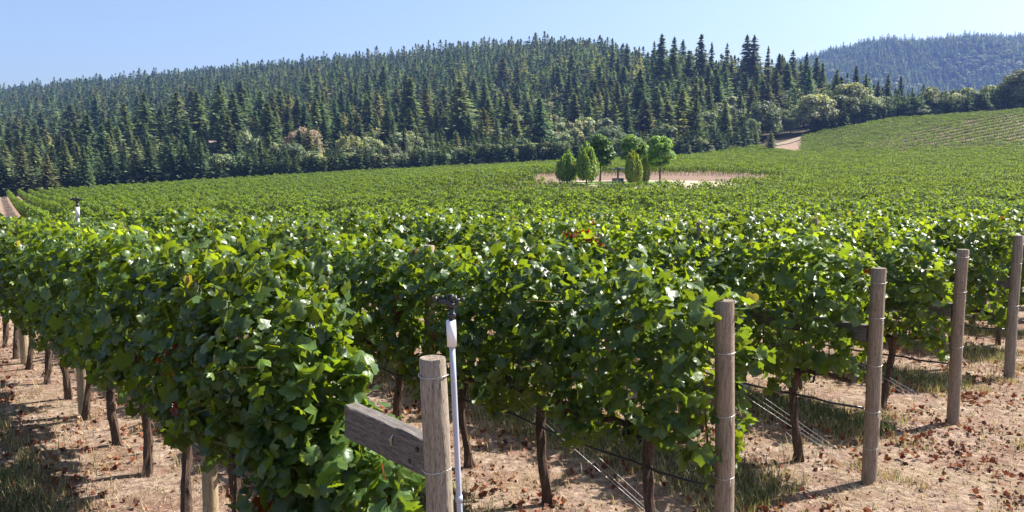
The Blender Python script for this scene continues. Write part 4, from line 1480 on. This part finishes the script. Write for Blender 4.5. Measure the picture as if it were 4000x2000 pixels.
# broadleaf trees at the edge of the vineyard: display x, top, base, width, which, distance behind the field edge
OAKS = [
    (570, 384, 442, 74, 0, 6), (612, 392, 442, 66, 2, 9), (700, 368, 432, 60, 2, 8), (742, 362, 432, 90, 2, 10), (800, 385, 428, 66, 1, 7), (770, 322, 395, 94, 'm', 45),
    (640, 322, 385, 70, 3, 50), (884, 336, 400, 84, 'y', 40), (938, 345, 400, 70, 3, 42), (882, 380, 424, 70, 0, 6), (950, 384, 421, 66, 1, 6), (1008, 386, 419, 62, 1, 6), (1044, 338, 400, 66, 3, 45),
    (1065, 372, 416, 62, 2, 8), (1118, 374, 416, 70, 0, 6), (1165, 366, 413, 66, 0, 8), (1205, 362, 411, 60, 2, 6), (1248, 358, 410, 66, 0, 7), (1290, 362, 408, 60, 1, 6), (1335, 356, 406, 66, 0, 7), (1372, 358, 404, 62, 2, 6), (1405, 352, 403, 50, 0, 8),
    (1235, 322, 375, 70, 3, 60), (1300, 292, 355, 92, 1, 85), (1350, 318, 368, 80, 3, 60), (1430, 330, 375, 80, 1, 55), (1480, 308, 360, 66, 1, 75), (1530, 318, 396, 92, 2, 25),
    (1712, 352, 388, 56, 2, 5), (1752, 346, 387, 60, 0, 6), (1790, 352, 388, 40, 1, 10), (1816, 364, 386, 54, 1, 4), (1770, 330, 372, 40, 3, 30),
    (1905, 256, 380, 92, 2, 7), (1940, 270, 372, 66, 2, 12), (1946, 306, 345, 34, 1, 4), (1978, 296, 340, 46, 1, 5), (1880, 300, 384, 50, 2, 12), (2038, 236, 335, 100, 1, 9), (2010, 262, 340, 60, 0, 14), (2118, 208, 316, 92, 1, 14), (2100, 240, 325, 90, 2, 9), (2165, 240, 300, 76, 3, 8), (2200, 258, 296, 40, 2, 6),
    (2284, 262, 283, 66, 1, 3), (2328, 246, 282, 62, 0, 8), (2358, 252, 280, 44, 0, 5), (2390, 234, 278, 70, 3, 9), (2382, 254, 280, 50, 2, 4), (2428, 230, 274, 66, 2, 6), (2405, 240, 277, 60, 0, 8), (2462, 254, 272, 40, 0, 5), (2550, 176, 270, 104, 2, 7), (2504, 214, 268, 54, 2, 6), (2585, 190, 266, 70, 2, 10),
    (2090, 300, 322, 30, 1, 4), (1560, 346, 392, 60, 0, 14), (1622, 352, 390, 60, 2, 10), (1680, 344, 388, 50, 0, 14)]
BLAB = {0: 'dark green rounded oak', 1: 'grey-green rounded oak', 2: 'very dark dense oak', 3: 'pale olive rounded oak', 'm': 'large mauve-brown bare looking tree', 'y': 'yellow-green pale tree'}
occ = []
nb_ = 0
for (dx, yt, yb, w, kd, off) in OAKS:
    px = dx * .3975; u = (px - 512) / FPX * 1.005
    fe = float(far_edge(u)) if not .30 < u < .36 else 318 + (u - .3) * 400
    y = fe + off + 3
    x = u * y; z = z1(x, y)
    top = CAM_H + y * slope_of(yt * .3975)
    H = max(3.0, top - z); Wm = w * .3975 * y / FPX
    root = empty('oak_tree' if kd != 'm' else 'bare_tree', (x, y, z), rng.uniform(0, 6))
    root.scale = (Wm / 10.2, Wm / 10.2, H / 10)
    me = mauve_me if kd == 'm' else yel_me if kd == 'y' else oak_me[kd]
    link('trunk', oak_tr[nb_ % 3], root); link('crown', me, root)
    place = ('at the left field edge' if dx < 850 else 'along the middle field edge' if dx < 1450 else 'behind the clearing' if dx < 1850 else 'beside the dirt track' if dx < 2240 else 'on the crest of the hillside vines')
    extra = {770: 'above the dark oaks', 884: 'beside the mauve one', 2550: 'tallest at the right edge', 1905: 'largest left of the dirt track', 2038: 'spreading above the dirt track', 2118: 'tall one above the hillside corner', 570: 'leftmost of the edge oaks', 742: 'broad one below the mauve tree', 1530: 'between the clearing trees', 2284: 'lowest on the crest', 1816: 'low bush-like one'}.get(dx)
    lab = '%s %s' % (BLAB[kd], place) + (', ' + extra if extra else ', standing among others like it')
    tag(root, lab, 'tree', 'broadleaf trees along the edge of the woods')
    occ.append((dx, yt)); nb_ += 1


# conifers -----------------------------------------------------------------
def vis_h(x, y, z, H):
    a = project(x, y, z + H); return a


cpts = []
# the wooded slope, jittered cells that follow distance
yy = 245.0
while yy < 1750:
    stepy = 6.6 + yy * .001
    for xx in np.arange(-0.76 * yy, 0.78 * yy, 6.1 + yy * .001):
        x = xx + rng.uniform(-2.6, 2.6); y = yy + rng.uniform(-2.8, 2.8)
        u = x / y
        fe = float(far_edge(u))
        if .30 < u < .36: fe = 318 + (u - .3) * 400
        if y < fe + 26: continue
        if u > .40 and y > fe + 130: continue
        if u > .30 and y > 760: continue
        cpts.append((x, y))
    yy += stepy
cpts = np.array(cpts)
Z = zt(cpts[:, 0], cpts[:, 1])
n = len(cpts)
hh = np.clip(rng.normal(15.5, 5.5, n) + 4 * (rng.random(n) < .12), 6, 33)
u_ = cpts[:, 0] / cpts[:, 1]
dist_edge = cpts[:, 1] - far_edge(u_)
# trees near the field edge are lower on average, and the flank at right carries more broadleaf
hh = np.where(dist_edge < 70, hh * np.interp(dist_edge, [20, 70], [.55, .9]), hh)
hh = np.where((u_ > .36) & (cpts[:, 1] > 350), hh * np.interp(u_, [.36, .46, .8], [.95, .62, .40]), hh)
clump = np.sin(cpts[:, 0] / 31 + np.sin(cpts[:, 1] / 43) * 2) * np.sin(cpts[:, 1] / 27 + 1.5 * np.sin(cpts[:, 0] / 53))
pb = np.clip(.16 + .36 * np.clip(clump, 0, 1) + .28 * ((dist_edge < 140) & (u_ > -.2)) * (clump > -.1) - (cpts[:, 1] > 800) * .15, 0, .75)
pb = np.where(dist_edge < 45, pb * .5, pb)
isb = rng.random(n) < pb
isb = np.where(u_ < -.25, isb & (rng.random(n) < .5), isb)
# room for the cabin
cab_px, cab_y = 545 * .3975, 330.0
cab_u = (cab_px - 512) / FPX * 1.005
gapm = (np.abs(u_ - cab_u) < .012) & (cpts[:, 1] < cab_y + 6) & (cpts[:, 1] > cab_y - 30)
keep = ~gapm
cpts, Z, hh, isb, u_ = cpts[keep], Z[keep], hh[keep], isb[keep], u_[keep]
n = len(cpts)

# individual conifers: the ones that show largest
cand = []
for i in range(n):
    if isb[i]: continue
    px, pyt, d = project(cpts[i, 0], cpts[i, 1], Z[i] + hh[i])
    if -10 < px < 1034:
        cand.append((hh[i] / d, i, px, pyt))
order = np.argsort([project(cpts[c[1], 0], cpts[c[1], 1], Z[c[1]])[2] for c in cand])
buf = np.full(1060, 999.0)
vis = []
for o_ in order:
    s_, i, px, pyt = cand[o_]
    a = int(px) + 15; w = max(1, int(2.2 * FPX / cpts[i, 1]))
    seg = buf[max(0, a - w):a + w + 1]
    if seg.size and pyt < np.median(seg) - 5: vis.append((s_, i, px, pyt))
    q0 = int(max(0, a - w)); buf[q0:a + w + 1] = np.minimum(buf[q0:a + w + 1], pyt + 4)
vis.sort(reverse=True)
# named skyline trees (display x, top y, depth)
SKY = [(1655, 88, 470, 'two-topped leftmost giant conifer on the skyline ridge'), (1686, 95, 476, 'giant conifer joined to the leftmost skyline pair'), (1637, 106, 500, 'thin ragged conifer left of the skyline giants'),
       (1722, 128, 480, 'short conifer between the skyline giants'), (1752, 88, 470, 'tall spired conifer alone on the skyline'), (1778, 108, 478, 'thin sparse conifer right of the lone skyline spire'),
       (1816, 110, 480, 'sparse-topped conifer between two skyline giants'), (1864, 90, 462, 'left one of the twin spires on the skyline'), (1882, 91, 460, 'right one of the twin spires on the skyline'),
       (1917, 118, 465, 'slender conifer just right of the twin spires'), (1952, 138, 455, 'broad conifer stepping down from the twin spires'), (1978, 128, 450, 'pointed conifer in the descending skyline'), (2012, 134, 440, 'bushy conifer before the blue hill'),
       (2052, 160, 425, 'broad conifer against the foot of the blue hill'), (2088, 175, 412, 'stout conifer over the spreading oaks'), (2135, 168, 400, 'conifer standing out before the blue hill'), (2160, 186, 398, 'small conifer right of the one before the blue hill'),
       (2214, 188, 385, 'left conifer of the pair above the hillside vines'), (2246, 192, 383, 'right conifer of the pair above the hillside vines'), (2275, 222, 380, 'small conifer at the end of the tree belt'), (2425, 236, 372, 'small conifer behind the crest oaks'), (2190, 205, 392, 'conifer between the oaks and the hillside pair'),
       (1570, 110, 560, 'conifer on the shoulder left of the skyline giants'), (1600, 118, 540, 'lower conifer on the shoulder near the thin ragged one'), (1535, 108, 600, 'dark conifer on the ridge shoulder')]
FRONT = [(70, 372, 238, 'yellow-green young conifer at the left field edge'), (20, 400, 236, 'small conifer in the bottom left corner of the woods'), (130, 385, 240, 'pale green conifer second from left at the field edge'), (222, 368, 246, 'broad dark conifer with spreading boughs at the left field edge'),
         (290, 385, 254, 'grey-green conifer right of the broad dark one'), (352, 350, 258, 'brownish conifer at the left field edge'), (386, 355, 258, 'bright green layered conifer at the left field edge'), (470, 352, 262, 'orange-tinged conifer before the woods at left'), (512, 346, 263, 'reddish conifer just left of the edge oaks'),
         (175, 350, 255, 'tall grey conifer behind the broad dark one'), (440, 372, 262, 'low dark conifer at the left field edge'), (662, 352, 276, 'yellow-green conifer between the edge oaks'), (1075, 352, 300, 'pointed green conifer in the middle edge'), (1100, 330, 310, 'dark conifer above the middle oaks'), (1150, 330, 305, 'spiky green conifer above the middle oaks'),
         (1020, 330, 305, 'dark-boughed conifer above the middle oaks'), (990, 345, 302, 'yellowish young conifer in the middle edge'), (1930, 330, 282, 'small conifer at the foot of the dirt track'), (1395, 320, 330, 'slim conifer above the clearing trees'), (1720, 268, 350, 'full-skirted conifer right above the clearing'), (1840, 310, 340, 'pale conifer left of the dark track oak'),
         (565, 215, 345, 'huge dark conifer towering at left middle'), (600, 235, 350, 'tall conifer right of the huge dark one'), (460, 232, 360, 'tall layered conifer left of the huge dark one'), (510, 232, 365, 'tall brown-topped conifer left of the huge dark one'), (380, 235, 370, 'tall dark conifer in the left woods'), (330, 262, 375, 'orange-brown conifer in the left woods')]
for (dx, yt, y, lab) in SKY + FRONT:
    u = (dx * .3975 - 512) / FPX * 1.005
    x = u * y; z = z1(x, y)
    H = CAM_H + y * slope_of(yt * .3975) - z
    H = min(max(H, 6), 46)
    root = empty('conifer', (x, y, z), rng.uniform(0, 6))
    s = H / 26
    sky_t = (dx, yt, y, lab) in SKY
    wx = s * (rng.uniform(.85, 1.0) if sky_t else rng.uniform(1.0, 1.25))
    if H < 12: wx = s * 1.3
    if 'thin' in lab or 'sparse' in lab or 'slender' in lab: wx *= .7
    root.scale = (wx, wx, s)
    tag(root, lab, 'conifer', 'conifers of the wooded slope')
    link('trunk', con_tr[dx % 3], root); link('crown', con_me[dx % 6] if H > 1 else con_me[0], root)
NS = len(SKY + FRONT)
pick = [v[1] for v in vis[:300 - NS]]
pset = set(pick)
for i in pick:
    x, y = cpts[i]; z = Z[i]
    root = empty('conifer', (x, y, z), rng.uniform(0, 6))
    s = hh[i] / 26; w = s * rng.uniform(1.0, 1.55)
    root.scale = (w, w, s)
    px = 512 + FPX * x / y
    zone = 'left' if px < 300 else 'middle' if px < 620 else 'right'
    tag(root, 'dark green conifer on the lower wooded slope, %s third, one of many alike' % zone, 'conifer', 'conifers of the wooded slope')
    link('trunk', con_tr[i % 3], root); link('crown', con_me[int(rng.integers(6))], root)
rest = np.array([i for i in range(n) if i not in pset])
P = np.column_stack([cpts[rest], Z[rest]])
idx = np.where(isb[rest], 5 + rng.integers(0, 3, len(rest)), rng.integers(0, 5, len(rest)))
s = np.where(isb[rest], rng.uniform(.75, 1.35, len(rest)), hh[rest] / 26)
w = np.where(isb[rest], s * rng.uniform(.75, 1.05, len(rest)), s * rng.uniform(1.0, 1.55, len(rest)))
print('forest', len(rest))
gn_scatter('forest', con_lo + oak_lo, P, rng.uniform(0, 6.28, len(rest)), np.stack([w, w, s], 1), idx, 'dense mixed forest covering the long hill behind the vineyard', 'forest')

# forest of the distant hill
fp = []
for y in np.arange(1420, 2330, 10.0):
    for x in np.arange(.24 * y, .82 * y, 9.5):
        fp.append((x + rng.uniform(-5, 5), y + rng.uniform(-5, 5)))
fp = np.array(fp); fz = z_far(fp[:, 0], fp[:, 1])
ok = fz > 40
fp, fz = fp[ok], fz[ok]
m = len(fp)
cl = np.sin(fp[:, 0] / 70 + np.sin(fp[:, 1] / 60)) * np.sin(fp[:, 1] / 55)
bl = rng.random(m) < np.clip(.12 + .4 * cl, .03, .6)
s = np.where(bl, rng.uniform(.9, 1.5, m), np.clip(rng.normal(.62, .18, m), .3, 1.1))
gn_scatter('distant_forest', con_lo + oak_lo, np.column_stack([fp, fz]), rng.uniform(0, 6, m), np.stack([s * 1.15, s * 1.15, s], 1),
           np.where(bl, 5 + rng.integers(0, 3, m), rng.integers(0, 5, m)), 'blue-looking forest on the distant hill at the right', 'forest')
print('far forest', m)

# undergrowth at the foot of the woods (low scrub, uncountable)
up = []
for u in np.linspace(-.72, .80, 900):
    fe = float(far_edge(u))
    if .295 < u < .362: continue
    y = fe + rng.uniform(3, 9); up.append((u * y, y))
up = np.array(up)
s = rng.uniform(.18, .38, len(up))
gn_scatter('undergrowth', oak_lo[:1] + con_lo[:2], np.column_stack([up, zt(up[:, 0], up[:, 1])]), rng.uniform(0, 6, len(up)), np.stack([s * 1.2, s * 1.2, s], 1), rng.integers(0, 3, len(up)), 'low dark scrub along the foot of the woods', 'undergrowth')

# cabin glimpsed in the woods
x, y = cab_u * cab_y, cab_y; z = z1(x, y)
zc = CAM_H + y * slope_of(352 * .3975)
root = empty('cabin', (x, y, zc - 2.6), 0.5, .42); tag(root, 'small dark cabin with pale roof glimpsed in the woods at left', 'cabin')
b = Buf(); add_box(b, (0, 0, 1.0), (6, 5, 5.0)); link('wall', b.mesh('wall', M['weathered']), root)
b = Buf()
b.add([(-3.5, -3, 3.4), (3.5, -3, 3.4), (3.5, 0, 5.2), (-3.5, 0, 5.2), (-3.5, 3, 3.4), (3.5, 3, 3.4), (-3.5, -3, 3.6), (3.5, -3, 3.6), (3.5, 0, 5.4), (-3.5, 0, 5.4), (-3.5, 3, 3.6), (3.5, 3, 3.6)],
      [(0, 3, 2, 1), (3, 4, 5, 2), (6, 7, 8, 9), (9, 8, 11, 10), (0, 1, 7, 6), (5, 4, 10, 11), (0, 6, 9, 3), (3, 9, 10, 4), (1, 2, 8, 7), (2, 5, 11, 8)])
link('roof', b.mesh('roof', M['roof_red']), root)

# ------------------------------------------------------------------ haze
HAZE_D = 0.000115
m_, nt, out = new_mat('haze')
pv = nt.nodes.new('ShaderNodeVolumePrincipled')
pv.inputs['Color'].default_value = (0.27, 0.44, 1.0, 1)
pv.inputs['Density'].default_value = HAZE_D
pv.inputs['Anisotropy'].default_value = 0.2
nt.links.new(pv.outputs[0], out.inputs['Volume'])
b = Buf(); add_box(b, (300, 9000 / 10, 170), (6400, 4200, 760))
b.V[0] = np.array([(sx, sy, sz) for sz in (-40, 460) for sy in (-300, 2950) for sx in (-2300, 3300)], np.float32)
hz = link('haze', b.mesh('haze', m_))
tag(hz, 'thin blue summer haze over the whole valley', 'haze', kind='stuff')
